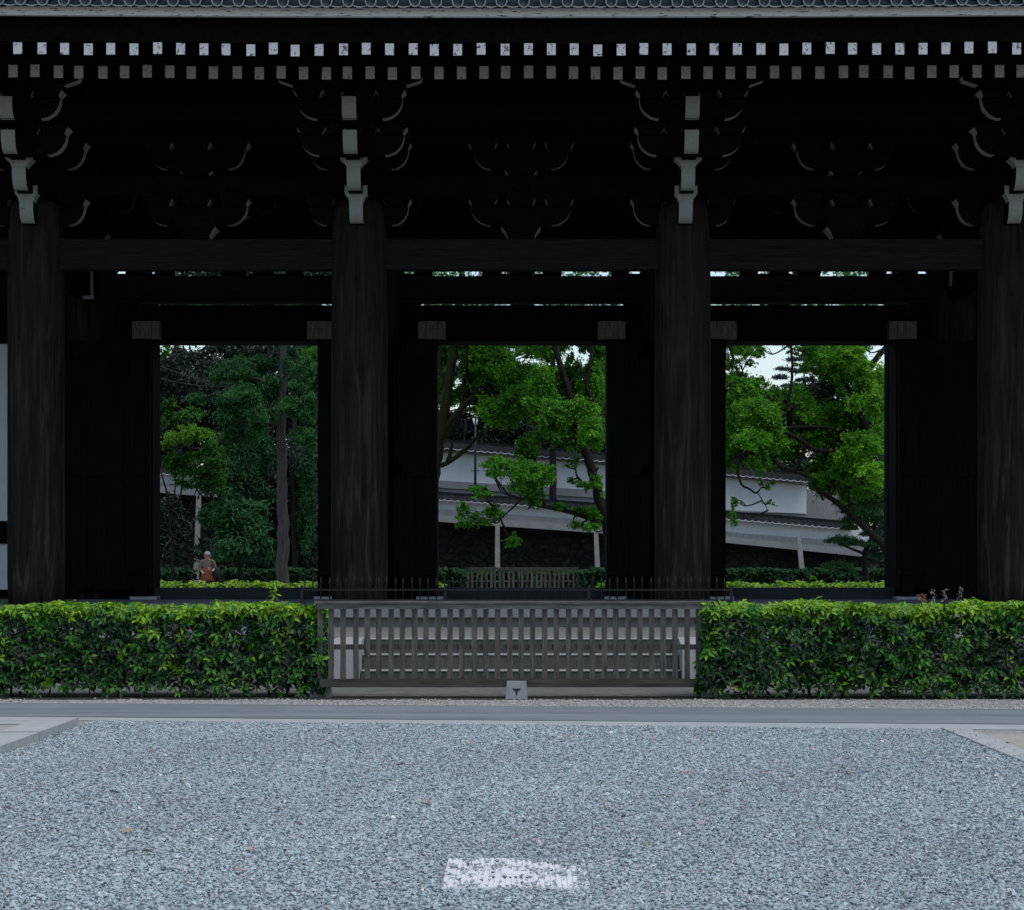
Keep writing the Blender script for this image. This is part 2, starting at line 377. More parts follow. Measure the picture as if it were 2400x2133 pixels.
# drain cover: two ribbed plates with a recessed handle plate
dc = empty('drain_cover', (-.02, 11.86, 0)); tag(dc, 'pale ribbed drain cover half buried in the grey gravel', 'drain cover')
ym = 11.98
for (ya, yb) in ((PLY0, ym-.006), (ym+.006, PLY1)):
    p = MB(); p.box(PLX0, PLX1, ya, yb, .004, .013)
    nr = 26; w = (PLX1-PLX0)/nr
    for i in range(nr): p.box(PLX0+i*w+.006, PLX0+(i+1)*w-.006, ya+.012, yb-.012, .011, .0185)
    obj('cover_plate', p, M['plate'], dc, (-.02, (ya+yb)/2, 0))
p = MB(); p.box(-.05, .085, 11.66, 11.95, .0185, .0235); p.box(-.02, .055, 11.70, 11.74, .0235, .027)
obj('handle_plate', p, M['plate'], dc, (-.02, 11.8, 0))

# raised stone path on the left, flush kerb on the right
k = MB(); k.box(-4.38, -4.03, -10, 15.0, -.05, .075); k.box(-4.38, -4.03, 15.012, 19.0, -.05, .08); k.box(-4.375, -4.035, 19.012, 20.6, -.05, .072); k.box(-4.38, -4.028, 20.615, 22.045, -.05, .077)
k.box(-9, -4.39, 21.70, 22.05, -.05, .07); k.box(-4.38, -4.03, 22.06, 22.40, -.05, .078); k.box(-9, -4.39, 22.06, 22.40, -.05, .073)
struct(obj('path_kerb', k, M['kerb']))
k = MB(); k.box(-9, -4.385, -10, 21.69, -.05, .058); struct(obj('path', k, M['sand']))
k = MB()
for a, c in ((-10, 12), (12.012, 16), (16.012, 19.4), (19.412, 21.9)): k.box(3.79, 4.02, a, c, -.05, .022)
struct(obj('path_kerb', k, M['kerb']))
k = MB(); k.box(4.03, 9, -10, 21.15, -.05, .015); struct(obj('path', k, M['sand']))

# ---------------------------------------------------------------- terrace, steps, platform
ZT, ZP = .54, .80
t = MB(); t.box(-18, 18, 30.62, 35.4, -.2, ZT)
struct(obj('terrace', t, M['terrace']))
st = empty('stone_steps', (0, 30, 0)); tag(st, 'wide stone steps with pale edges behind the picket fence', 'steps')
for i in range(3):
    z1 = .18*(i+1); y0 = 29.52 + .36*i
    s = MB(); s.box(-1.92, 1.94, y0+.012, y0+.372 if i < 2 else 30.615, z1-.18, z1-.008); s.box(-1.92, 1.94, y0, y0+.372 if i < 2 else 30.615, z1-.008, z1, 1)
    obj('step', s, [M['step'], M['tread']], st, (0, y0, 0))
for sx in (-1, 1):
    s = MB(); x0, x1 = (-2.28, -1.93) if sx < 0 else (1.95, 2.30)
    s.prism([(29.25, 0), (30.61, 0), (30.61, .55), (29.95, .55), (29.35, .46)], x0, x1, 'x')
    obj('cheek_stone', s, M['tread'], st, ((x0+x1)/2, 29.9, 0))
# low kerb wall that holds the terrace left and right of the steps
tw = MB(); tw.box(-18, -2.29, 30.45, 30.615, -.1, .545); tw.box(2.31, 18, 30.45, 30.615, -.1, .545)
struct(obj('terrace_edge', tw, M['step']))
pf = MB(); pf.box(-16.5, 16.5, 35.56, 53.2, .1, ZP-.12); pf.box(-16.5, 16.5, 35.4, 53.4, ZP-.12, ZP)
pfo = obj('stone_platform', pf, M['platform'], None, (0, 44.35, 0)); tag(pfo, 'low grey stone platform carrying the dark gate', 'platform')

# ---------------------------------------------------------------- the gate
Y1, Y2, Y3 = 39.25, 44.35, 49.45
XC = [-12.975, -7.785, -2.595, 2.595, 7.785, 12.975]
XM = [-10.38, -5.19, 0, 5.19, 10.38]
gate = empty('temple_gate', (0, Y2, ZP))
tag(gate, 'huge dark timber temple gate with white painted rafter ends and grey tiled eave', 'gate')
def gp(name, mb, mats, org, parent=None): return obj(name, mb, mats, parent or gate, org)

# pillars
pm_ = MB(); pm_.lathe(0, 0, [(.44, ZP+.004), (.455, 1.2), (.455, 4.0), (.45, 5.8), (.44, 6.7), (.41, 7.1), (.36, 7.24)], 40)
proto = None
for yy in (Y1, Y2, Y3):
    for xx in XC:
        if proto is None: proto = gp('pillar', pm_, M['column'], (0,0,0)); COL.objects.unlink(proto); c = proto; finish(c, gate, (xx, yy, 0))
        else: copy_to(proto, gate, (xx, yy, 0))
# tie beams between the pillars, and the long beams above
for yy in (Y1, Y2, Y3):
    for a, c in zip(XC, XC[1:]):
        t = MB(); t.box(a+.02, c-.02, yy-.17, yy+.17, 6.157, 6.636)
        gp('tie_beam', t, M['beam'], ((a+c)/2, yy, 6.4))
    for z0, z1 in ((7.36, 7.66), (8.20, 8.46)):
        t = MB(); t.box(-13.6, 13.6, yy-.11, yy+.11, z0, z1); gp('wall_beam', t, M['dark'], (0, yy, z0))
for yy in (Y2, Y3):
    t = MB(); t.box(-13.5, 13.5, yy-.03, yy+.03, 7.62, 8.73); gp('infill_board', t, M['dark'], (0, yy, 8))
for sgn, yy in ((-1, Y1), (1, Y3)):
    for off, z0, z1 in ((1.6, 8.26, 8.52), (2.1, 8.84, 9.10)):
        t = MB(); y = yy + sgn*off; t.box(-14.5, 14.5, y-.11, y+.11, z0, z1); gp('purlin', t, M['dark'], (0, y, z0))
for xx in XC:                                   # beams running front to back
    t = MB(); t.box(xx-.14, xx+.14, Y1+.46, Y2-.46, 6.2, 6.6); t.box(xx-.14, xx+.14, Y2+.46, Y3-.46, 6.2, 6.6)
    t.box(xx-.12, xx+.12, Y1+.3, Y3-.3, 7.7, 8.02); gp('cross_beam', t, M['dark'], (xx, Y2, 6.4))

# brackets --------------------------------------------------------------
def ell(L, Fl, z0, h, n=9):
    """right hand curved end from (L, top) to (Fl, bottom)"""
    return [(Fl + (L-Fl)*math.cos(math.pi/2*i/n), z0 + h - h*math.sin(math.pi/2*i/n)) for i in range(n+1)]
def arm_mb(x, y, z0, h=.30, L=.78, Fl=.50, t=.215, slope=None):
    rt = ell(L, Fl, z0, h); lf = [(-u, w) for u, w in reversed(rt)]
    prof = [(x+u, w) for u, w in rt + lf]; n = len(rt)
    em = []
    for i in range(2*n):
        em.append(1 if (i < n-1 or n <= i < 2*n-1) else 0)
    m = MB(); m.prism([(u, w) for u, w in prof], y-t/2, y+t/2, 'y', 0, em); return m
def nose_mb(x, yb, yf, z0, h=.31, t=.215, a=.22):
    """cantilever arm running towards -y, its front end curved under and painted"""
    n = 8; pr = [(yf + a - a*math.cos(math.pi/2*i/n), z0 + h*.86 - h*.86*math.sin(math.pi/2*i/n)) for i in range(n+1)]
    prof = [(yb, z0+h), (yf, z0+h)] + pr + [(yb, z0)]
    N = len(prof); em = [0]*N
    for i in range(1, N-2): em[i] = 1
    m = MB(); m.prism(prof, x-t/2, x+t/2, 'x', 0, em); return m
def block_mb(x, y, z0, h=.20, wt=.46, wb=.36, front=0, side=1, dy=None):
    """bearing block: straight upper half, lower half curving in"""
    lv = [(wt, z0+h), (wt, z0+h*.5)] + [(wb + (wt-wb)*(1-math.sin(math.pi/2*i/5)), z0 + h*.5*(1-i/5)**1.0) for i in range(1, 6)]
    m = MB(); rings = []
    for w, z in lv:
        e = w/2; f = (dy/2 if dy else e)
        rings.append(m.add([(x-e,y-f,z),(x+e,y-f,z),(x+e,y+f,z),(x-e,y+f,z)]))
    m.face((rings[0], rings[0]+1, rings[0]+2, rings[0]+3)); m.face((rings[-1]+3, rings[-1]+2, rings[-1]+1, rings[-1]))
    for li, (a, b) in enumerate(zip(rings, rings[1:])):
        for j in range(4):
            jn = (j+1) % 4
            mm = front if j == 0 else (side if (j in (1, 3) and li > 0) else 0)
            m.face((a+jn, a+j, b+j, b+jn), mm)
    return m
def column_set(x, y, s, up=0):
    """returns [(name, MB, mats, origin)] of one column bracket set; s=-1 steps out towards the viewer"""
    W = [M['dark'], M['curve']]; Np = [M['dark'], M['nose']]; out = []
    def arm(yy, z0, **kw): out.append(('bracket_arm', arm_mb(x, yy, z0, **kw), W, (x, yy, z0)))
    def blk(xx, yy, z0, **kw): out.append(('bearing_block', block_mb(xx, yy, z0, **kw), W, (xx, yy, z0)))
    arm(y, 6.87+up, L=.79, Fl=.525)
    for dx in (-.61, .61): blk(x+dx, y, 7.17+up)
    arm(y, 7.77, L=.79, Fl=.515)
    for dx in (-.61, 0, .61): blk(x+dx, y, 8.07)
    if s:
        arm(y+s*1.6, 7.73, L=.80, Fl=.51)
        for dx in (-.62, -.25, .25, .62): blk(x+dx, y+s*1.6, 8.04, wt=.46 if abs(dx) > .5 else .30, wb=.34 if abs(dx) > .5 else .2)
        arm(y+s*2.1, 8.20, L=.80, Fl=.50)
        for dx in (-.62, -.25, .25, .62): blk(x+dx, y+s*2.1, 8.52, wt=.46 if abs(dx) > .5 else .30, wb=.34 if abs(dx) > .5 else .2, h=.18)
        m = MB(); m.prism([(x-1.10, 8.84), (x-1.08, 8.775), (x-.86, 8.70), (x+.86, 8.70), (x+1.08, 8.775), (x+1.10, 8.84)], y+s*2.1-.12, y+s*2.1+.12, 'y', 0, [1,1,0,1,1,0])
        out.append(('purlin_arm', m, W, (x, y+s*2.1, 8.7)))
        for (z0, ext, hh) in ((6.83, .79, .32), (7.27, 1.35, .33), (7.71, 2.15, .33), (8.19, 2.36, .32)):
            if s < 0: nm = nose_mb(x, y-.2, y-ext, z0, hh)
            else: nm = MB(); nm.box(x-.107, x+.107, y+.2, y+ext, z0, z0+hh)
            out.append(('cantilever_arm', nm, Np, (x, y+s*ext, z0)))
        for (z0, ext, w) in ((7.15, .79, .36), (7.605, 1.35, .43)):
            fm = block_mb(x, y+s*(ext-w*.32), z0, h=.25, wt=w, wb=.225, front=1, dy=w*.66)
            out.append(('bearing_block', fm, Np, (x, y+s*ext, z0)))
    return out
def core_mb(x, y):
    m = MB(); m.box(x-.2, x+.2, y-.2, y+.2, 7.2, 8.7); return m
def bay_set(x, y, up=0):
    W = [M['dark'], M['curve']]; out = []
    out.append(('bracket_arm', arm_mb(x, y, 6.87+up, L=.80, Fl=.6 if up else .49), W, (x, y, 6.87)))
    for dx in (-.61, 0, .61): out.append(('bearing_block', block_mb(x+dx, y, 7.17+up), W, (x+dx, y, 7.17)))
    out.append(('bearing_block', block_mb(x, y, 7.655, h=.125, wt=.52, wb=.40), W, (x, y, 7.655)))
    out.append(('bracket_arm', arm_mb(x, y, 7.77, L=.76, Fl=.49), W, (x, y, 7.77)))
    for dx in (-.61, 0, .61): out.append(('bearing_block', block_mb(x+dx, y, 8.07), W, (x+dx, y, 8.07)))
    return out
def bay_core(x, y):
    m = block_mb(x, y, 6.64, h=.36, wt=.63, wb=.42)
    return m
def merge(dst, src, remap):
    n = len(dst.v); dst.v += src.v; dst.f += [tuple(i+n for i in f) for f in src.f]; dst.m += [remap[i] for i in src.m]; dst.sm += src.sm
def bracket_set(core, pieces, org, split):
    if split:
        root = gp('bracket_set', core, [M['dark'], M['curve']], org)
        for nm, mb, mats, o in pieces: obj(nm, mb, mats, root, o)
    else:
        big = MB(); merge(big, core, [0, 1])
        for nm, mb, mats, o in pieces: merge(big, mb, [0, 2] if mats[1] is M['nose'] else [0, 1])
        gp('bracket_set', big, [M['dark'], M['curve'], M['nose']], org)
for yy, s in ((Y1, -1), (Y2, 0), (Y3, 1)):
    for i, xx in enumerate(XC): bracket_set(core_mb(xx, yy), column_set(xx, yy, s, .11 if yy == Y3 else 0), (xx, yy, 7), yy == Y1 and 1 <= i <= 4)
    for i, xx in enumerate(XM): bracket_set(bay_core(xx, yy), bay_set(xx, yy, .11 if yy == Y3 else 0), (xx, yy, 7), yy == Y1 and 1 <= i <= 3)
for i in (1, 4):                                   # painted beam ends on the middle row
    gp('beam_end', nose_mb(XC[i] + (.09 if i == 1 else -.09), Y2-.4, Y2-1.0, 6.14 if i == 1 else 6.37, .5, .2, .12), [M['dark'], M['nose']], (XC[i], Y2-.7, 6.3))
    xb = XC[i] + (.10 if i == 1 else -.02)
    gp('beam_end', block_mb(xb, Y2-.7, 7.15, .3, .66, .5, dy=.4), [M['dark'], M['curve']], (xb, Y2-.7, 7.15))

# eaves -------------------------------------------------------------------
def sag(x): return .00056*x*x
SP = .3264; X0 = -7.07
ks = range(-12, 56)
def rafter_mb(y0, z0, y1, slope, w, h):
    m = MB(); z1 = z0 + (y1-y0)*slope
    lo = [(-w/2,y0,z0),(w/2,y0,z0),(w/2,y1,z1),(-w/2,y1,z1)]; hi = [(a,b,c+h) for a,b,c in lo]
    m.hexa(lo, hi); return m
def rafters(name, y0, z0, y1, slope, w, h, pm):
    ra = ca = None
    for kk in ks:
        x = X0 + kk*SP; o = (x, 0, sag(x))
        jx, jz, jr = random.gauss(0, .009), random.gauss(0, .007), random.gauss(0, .012)
        if ra is None:
            ra = obj(name, rafter_mb(y0, z0, y1, slope, w, h), M['dark'], gate, (0,0,0)); COL.objects.unlink(ra); finish(ra, gate, o); r = ra
            cm = MB(); cm.box(-w/2+.002, w/2-.002, y0-.012, y0-.0015, z0+.004, z0+h-.002)
            ca = obj('painted_end', cm, pm, r, (0,0,0)); COL.objects.unlink(ca); finish(ca, r, o); c = ca
        else:
            r = copy_to(ra, gate, o); c = copy_to(ca, r, o)
        r.location.x += jx; r.location.z += jz
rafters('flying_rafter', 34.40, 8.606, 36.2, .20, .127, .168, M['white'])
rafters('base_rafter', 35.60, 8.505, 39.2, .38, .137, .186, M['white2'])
for sg in (-1, 1):
    pass
def bar(name, y0, y1, z0, z1, mat, L=15.5, n=40, em=None):
    m = MB(); rows = []
    for i in range(n+1):
        x = -L + 2*L*i/n; s = sag(x) if abs(x) < 11 else sag(11) + .02*(abs(x)-11)
        rows.append(m.add([(x,y0,z0+s),(x,y1,z0+s),(x,y1,z1+s),(x,y0,z1+s)]))
    for a, b in zip(rows, rows[1:]):
        for j in range(4): m.face((a+j, b+j, b+(j+1)%4, a+(j+1)%4))
    m.face((rows[0]+3, rows[0]+2, rows[0]+1, rows[0])); m.face((rows[-1], rows[-1]+1, rows[-1]+2, rows[-1]+3))
    return gp(name, m, mat, (0, y0, z0))
bar('rafter_batten', 35.66, 35.82, 8.70, 8.83, M['dark'])
bar('eave_fascia', 34.40, 34.66, 8.785, 9.10, M['dark'])
bar('edge_board', 34.16, 34.25, 9.105, 9.222, M['strip'])
# boarding above the rafters
m = MB(); pr = [(34.5, 8.80), (36.2, 9.15), (39.4, 10.35), (39.4, 10.42), (36.2, 9.22), (34.5, 8.86)]
m.prism(pr, -15.3, 15.3, 'x'); gp('eave_boarding', m, M['dark'], (0, 36, 9))
m = MB(); m.prism([(2*Y2-u, w) for u, w in reversed(pr)], -15.3, 15.3, 'x'); gp('eave_boarding', m, M['dark'], (0, 52.5, 9))
# tiled roof: sheet, round cover tiles and pan tiles along the eave
m = MB(); pr = [(34.10, 9.24), (36.2, 9.72), (38.6, 10.75), (38.6, 10.95), (36.2, 9.86), (34.10, 9.30)]
m.prism(pr, -15.6, 15.6, 'x'); gp('roof', m, M['tile'], (0, 36, 9.5))
m = MB(); m.prism([(2*Y2-u, w) for u, w in reversed(pr)], -15.6, 15.6, 'x'); gp('roof', m, M['tile'], (0, 52.5, 9.5))
def round_tile():
    m = MB(); n = 20; r = .088; y0 = 33.98; zc = 9.285
    sl = .22
    def ring(y, r_, z): return m.add([(r_*.93*math.cos(2*math.pi*j/n), y, z + r_*1.05*math.sin(2*math.pi*j/n)) for j in range(n)])
    rings = [ring(y0+.012, .0, zc), ring(y0+.012, r*.80, zc), ring(y0, r*.82, zc), ring(y0, r, zc), ring(y0+.05, r, zc+.01), ring(y0+1.0, r, zc+sl), ring(y0+2.1, r, zc+.48)]
    mt = [0, 1, 1, 1, 0, 0]
    for (a, b), mm in zip(zip(rings, rings[1:]), mt):
        for j in range(n): m.face((a+j, a+(j+1)%n, b+(j+1)%n, b+j), mm, mm == 0)
    return m
def pan_tile():
    """the shallow trough between two cover tiles: three nested upturned rims"""
    m = MB(); n = 12; w = .155
    for k, (y0, dz, th, mt) in enumerate(((34.02, 0, .02, 0), (34.16, .042, .012, 1), (34.30, .078, .012, 1))):
        rows = []
        for i in range(n+1):
            u = -w + 2*w*i/n; z = 9.195 + dz + .055*(u/w)**2
            rows.append(m.add([(u,y0,z),(u,y0,z+th),(u,y0+.5,z+th+.11),(u,y0+.5,z+.11)]))
        for a, b in zip(rows, rows[1:]):
            m.face((a, b, b+1, a+1), 1); m.face((a+1, b+1, b+2, a+2), 0); m.face((a+3, b+3, b, a), 0)
    return m
TS = .3045; rt = pt = None
for kk in range(-12, 61):
    x = -7.26 + kk*TS
    o = (x, 0, sag(x)); o2 = (x + TS/2, 0, sag(x+TS/2))
    if rt is None:
        rt = obj('cover_tile', round_tile(), [M['tile'], M['tilerim']], gate, (0,0,0)); COL.objects.unlink(rt); finish(rt, gate, o)
        pt = obj('pan_tile', pan_tile(), [M['tile'], M['tilerim']], gate, (0,0,0)); COL.objects.unlink(pt); finish(pt, gate, o2)
    else:
        a = copy_to(rt, gate, o); a.location.z += random.gauss(0, .004); a.location.x += random.gauss(0, .005)
        copy_to(pt, gate, o2)
# ceiling, upper storey and upper roof (out of the picture, they shade it)
m = MB(); m.box(-13.6, 13.6, Y1-.05, Y3+.05, 8.72, 8.80); gp('ceiling', m, M['dark'], (0, Y2, 8.7))
m = MB(); m.box(-13.4, 13.4, Y1-.25, Y1-.05, 9.3, 10.4); m.box(-13.4, 13.4, Y3+.05, Y3+.25, 9.3, 10.4)
m.box(-13.4, 13.4, 38.7, 50.0, 10.5, 14.5); gp('upper_storey', m, M['dark'], (0, Y2, 10.5))
m = MB(); m.prism([(34.6, 13.6), (54.1, 13.6), (Y2, 20.5)], -16.5, 16.5, 'x'); gp('upper_roof', m, M['tile'], (0, Y2, 14))

# door wall in the middle row ---------------------------------------------------
OPEN = [(-6.606, -3.647), (-1.517, 1.53), (3.66, 6.716)]
YF, YB = 43.80, 44.70
for (a, c) in OPEN:
    m = MB(); m.box(a-.45, c+.45, YF, YB, 5.425, 5.87); gp('lintel', m, M['dark'], ((a+c)/2, Y2, 5.5))
    m = MB(); m.box(a-.02, c+.02, YF+.1, YB, ZP+.003, 1.0); gp('threshold', m, M['threshold'], ((a+c)/2, Y2, .9))
    for x0, x1 in ((a-.30, a), (c, c+.30)):
        m = MB(); m.box(x0, x1, YF+.004, YB-.004, ZP+.06, 5.421); gp('door_jamb', m, M['board'], ((x0+x1)/2, Y2, 3))
        s = 1 if x0 < a-.1 else -1
        m = MB(); m.box(x0-.05, x1+.05 if s < 0 else x1+.12, YF-.35, YB-.2, ZP+.002, ZP+.055); gp('base_stone', m, M['granite'], ((x0+x1)/2, Y2, .8))
    for xc in (a, c):
        s = -1 if xc == a else 1
        cx = xc + s*.075
        m = MB()
        for i, (u0, u1) in enumerate(((-.245, -.105), (-.10, .10), (.105, .245))): m.box(cx+u0, cx+u1, 43.48 + (.012 if i != 1 else 0), 43.795, 5.44, 5.755)
        gp('pivot_block', m, M['pivot'], (cx, 43.5, 5.6))
        # door leaf folded back flat in front of the wall
        x0, x1 = (xc-1.52, xc-.012) if s < 0 else (xc+.012, xc+1.52)
        m = MB(); nb = 4; w = (x1-x0)/nb
        for i in range(nb): m.box(x0+i*w+.004, x0+(i+1)*w-.004, 43.60+.008*(i % 2), 43.70, 1.02, 5.40)
        m.box(x0, x1, 43.575, 43.66, .98, 1.22); m.box(x0, x1, 43.575, 43.66, 5.1, 5.41); m.box(x0, x1, 43.575, 43.66, 3.0, 3.2)
        leaf = gp('door_leaf', m, M['board'], ((x0+x1)/2, 43.6, 3))
        hx = xc + s*.16
        m = MB(); m.box(hx-.16, hx+.16, 43.40, 43.565, 1.24, 1.30); m.box(hx-.10, hx+.10, 43.42, 43.57, .86, 1.22)
        obj('pivot_bracket', m, M['board'], leaf, (hx, 43.5, 1.1))
# dark boarded infill between the openings, white plaster in the outermost bays
for a, c in ((-8.55, -6.91), (-3.34, -1.82), (1.84, 3.35), (7.02, 8.55)):
    m = MB(); n = max(2, int((c-a)/.3)); w = (c-a)/n
    for i in range(n): m.box(a+i*w+.003, a+(i+1)*w-.003, Y2-.06+.006*(i % 2), Y2+.06, ZP+.002, 6.15)
    gp('board_wall', m, M['board'], ((a+c)/2, Y2, 3))
for a, c in ((-12.52, -8.56), (8.56, 12.52)):
    for z0, z1 in ((2.21, 5.42), (.97, 1.80)):
        m = MB(); m.box(a, c, Y2-.05, Y2+.05, z0, z1); gp('plaster_wall', m, M['plaster'], ((a+c)/2, Y2, z0))
    for z0, z1 in ((1.80, 2.21), (5.42, 6.15), (ZP+.002, .97)):
        m = MB(); m.box(a, c, Y2-.12, Y2+.12, z0, z1); gp('wall_rail', m, M['board'], ((a+c)/2, Y2, z0))
for xx in (-12.975, 12.975):                     # end walls
    m = MB()
    for ya, yb in ((Y1+.46, Y2-.46), (Y2+.46, Y3-.46)): m.box(xx-.05, xx+.05, ya, yb, ZP+.002, 6.15)
    gp('end_wall', m, M['board'], (xx, Y2, 3))

# ---------------------------------------------------------------- spiked iron railing
ir = empty('iron_railing', (0, 35.75, ZP)); tag(ir, 'low black iron railing with upright spikes in front of the gate pillars', 'railing')
yR = 35.75
for z in (.925, 1.075):
    m = MB(); m.box(-3.2, 3.08, yR-.012, yR+.012, z-.012, z+.012); obj('rail', m, M['iron'], ir, (0, yR, z))
sp = None
for i in range(52):
    x = -3.16 + i*.1205
    if sp is None:
        m = MB(); m.tube([(0,yR,ZP+.003),(0,yR,1.17),(0,yR,1.19),(0,yR,1.27)], [.010,.010,.017,.002], 6)
        sp = obj('spike', m, M['iron'], ir, (0,0,0)); COL.objects.unlink(sp); finish(sp, ir, (x,0,0)); s = sp
    else: s = copy_to(sp, ir, (x,0,0))
    s.rotation_euler = (0, 0, 0); s.location.x += random.gauss(0, .004); s.location.z += random.gauss(0, .006)
for x in (-3.2, -1.1, 1.0, 3.08):
    m = MB(); m.box(x-.02, x+.02, yR-.02, yR+.02, ZP+.002, 1.14); obj('post', m, M['iron'], ir, (x, yR, 1))

# ---------------------------------------------------------------- picket fences
def picket_fence(name, x0, x1, y, z0, sp, w, mat, mrail, label, top=1.066, jit=.004):
    e = empty(name, ((x0+x1)/2, y, z0)); tag(e, label, 'fence')
    m = MB(); m.box(x0-.06, x1+.06, y-.075, y+.09, z0+top-.026, z0+top); obj('cap', m, mrail, e, ((x0+x1)/2, y, z0+top))
    m = MB(); m.box(x0-.03, x1+.03, y-.055, y+.06, z0+top-.088, z0+top-.028); obj('rail', m, mrail, e, ((x0+x1)/2, y, z0+.95))
    m = MB(); m.box(x0, x1, y+.018, y+.06, z0+.53, z0+.587); obj('rail', m, mat, e, ((x0+x1)/2, y, z0+.55))
    m = MB(); m.box(x0, x1, y-.05, y+.06, z0+.118, z0+.207); obj('rail', m, M['lowrail'] if mat is M['fence'] else mat, e, ((x0+x1)/2, y, z0+.16))
    n = int(round((x1-x0)/sp)); p0 = None
    for i in range(n+1):
        x = x0 + (x1-x0)*i/n
        if p0 is None:
            m = MB(); m.box(-w/2, w/2, y-.018, y+.016, z0+.209, z0+top-.09)
            p0 = obj('picket', m, mat, e, (0,0,0)); COL.objects.unlink(p0); finish(p0, e, (x,0,0)); p = p0
        else: p = copy_to(p0, e, (x,0,0))
        p.location.x += random.gauss(0, jit); p.location.y += random.gauss(0, .002); 
    return e
picket_fence('picket_fence', -2.20, 2.11, 26.95, 0, .131, .060, M['fence'], M['rail'], 'weathered brown picket fence closing the gap between the two near hedges')
fs = None
for x, lab in ((-2.20, 'grey granite footing stone half hidden at the end of the left hedge'), (-.03, 'grey granite footing stone with dark notch under the middle of the picket fence'), (2.14, 'grey granite footing stone under the right end of the picket fence beside the hedge')):
    m = MB(); y = 26.83 if abs(x) < .1 else 27.12
    m.hexa([(x-.122,y-.09,0),(x+.122,y-.09,0),(x+.122,y+.075,0),(x-.122,y+.075,0)], [(x-.106,y-.045,.19),(x+.106,y-.045,.19),(x+.106,y+.065,.19),(x-.106,y+.065,.19)])
    f = obj('footing_stone', m, M['footing'], None, (x, y, 0)); tag(f, lab, 'footing stone', 'stones under the picket fence')
    if abs(x) < .1:
        m = MB()
        def fp(u, z): return (x+u, y-.0925 + .045*z/.196, z)
        b = m.add([fp(-.052,.112), fp(-.012,.078), fp(-.005,.035), fp(.005,.035), fp(.012,.078), fp(.052,.112)])
        m.face((b,b+1,b+4,b+5)); m.face((b+1,b+2,b+3,b+4)); obj('notch', m, M['iron'], f, (x, y, 0))

# ---------------------------------------------------------------- hedges
def rosettes(C, N, L, W, T, nl=5, rs=1.0):
    """palmate leaves: C centres, N normals, L leaflet length, T tint -> verts, tris, tint"""
    n = len(C); N = N/np.linalg.norm(N, axis=1, keepdims=True)
    ref = rng.normal(0, 1, (n,3)); t = np.cross(N, ref); t /= np.linalg.norm(t, axis=1, keepdims=True); b = np.cross(N, t)
    V, TT = [], []
    for k in range(nl):
        ph = 2*math.pi*(k/nl) + rng.normal(0, .2, n)
        d = t*np.cos(ph)[:,None] + b*np.sin(ph)[:,None]; s = np.cross(N, d)
        l = (L*rng.uniform(.75, 1.15, n))[:,None]; w = l*W
        dr = rng.uniform(.05, .55, n)[:,None]
        base = C + d*l*.06; mid = C + d*l*.55 - N*l*dr*.25; tip = C + d*l - N*l*dr
        lf = mid + s*w + N*w*.35; rg = mid - s*w + N*w*.35
        V.append(np.stack([base, lf, tip, rg, mid], 1)); TT.append(T + rng.normal(0, .05, n))
    V = np.concatenate(V).reshape(-1, 3); TT = np.concatenate(TT)
    q = np.array([[0,3,4],[3,2,4],[2,1,4],[1,0,4]]); m = len(TT)
    Fc = (q[None] + (np.arange(m)*5)[:,None,None]).reshape(-1, 3)
    return V, Fc, np.clip(np.repeat(TT, 4), 0, 1)
def lump(x, z): return .035*np.sin(x*3.1+z*2) + .03*np.sin(x*7.3-z*5+1) + .02*np.sin(x*15+z*9)
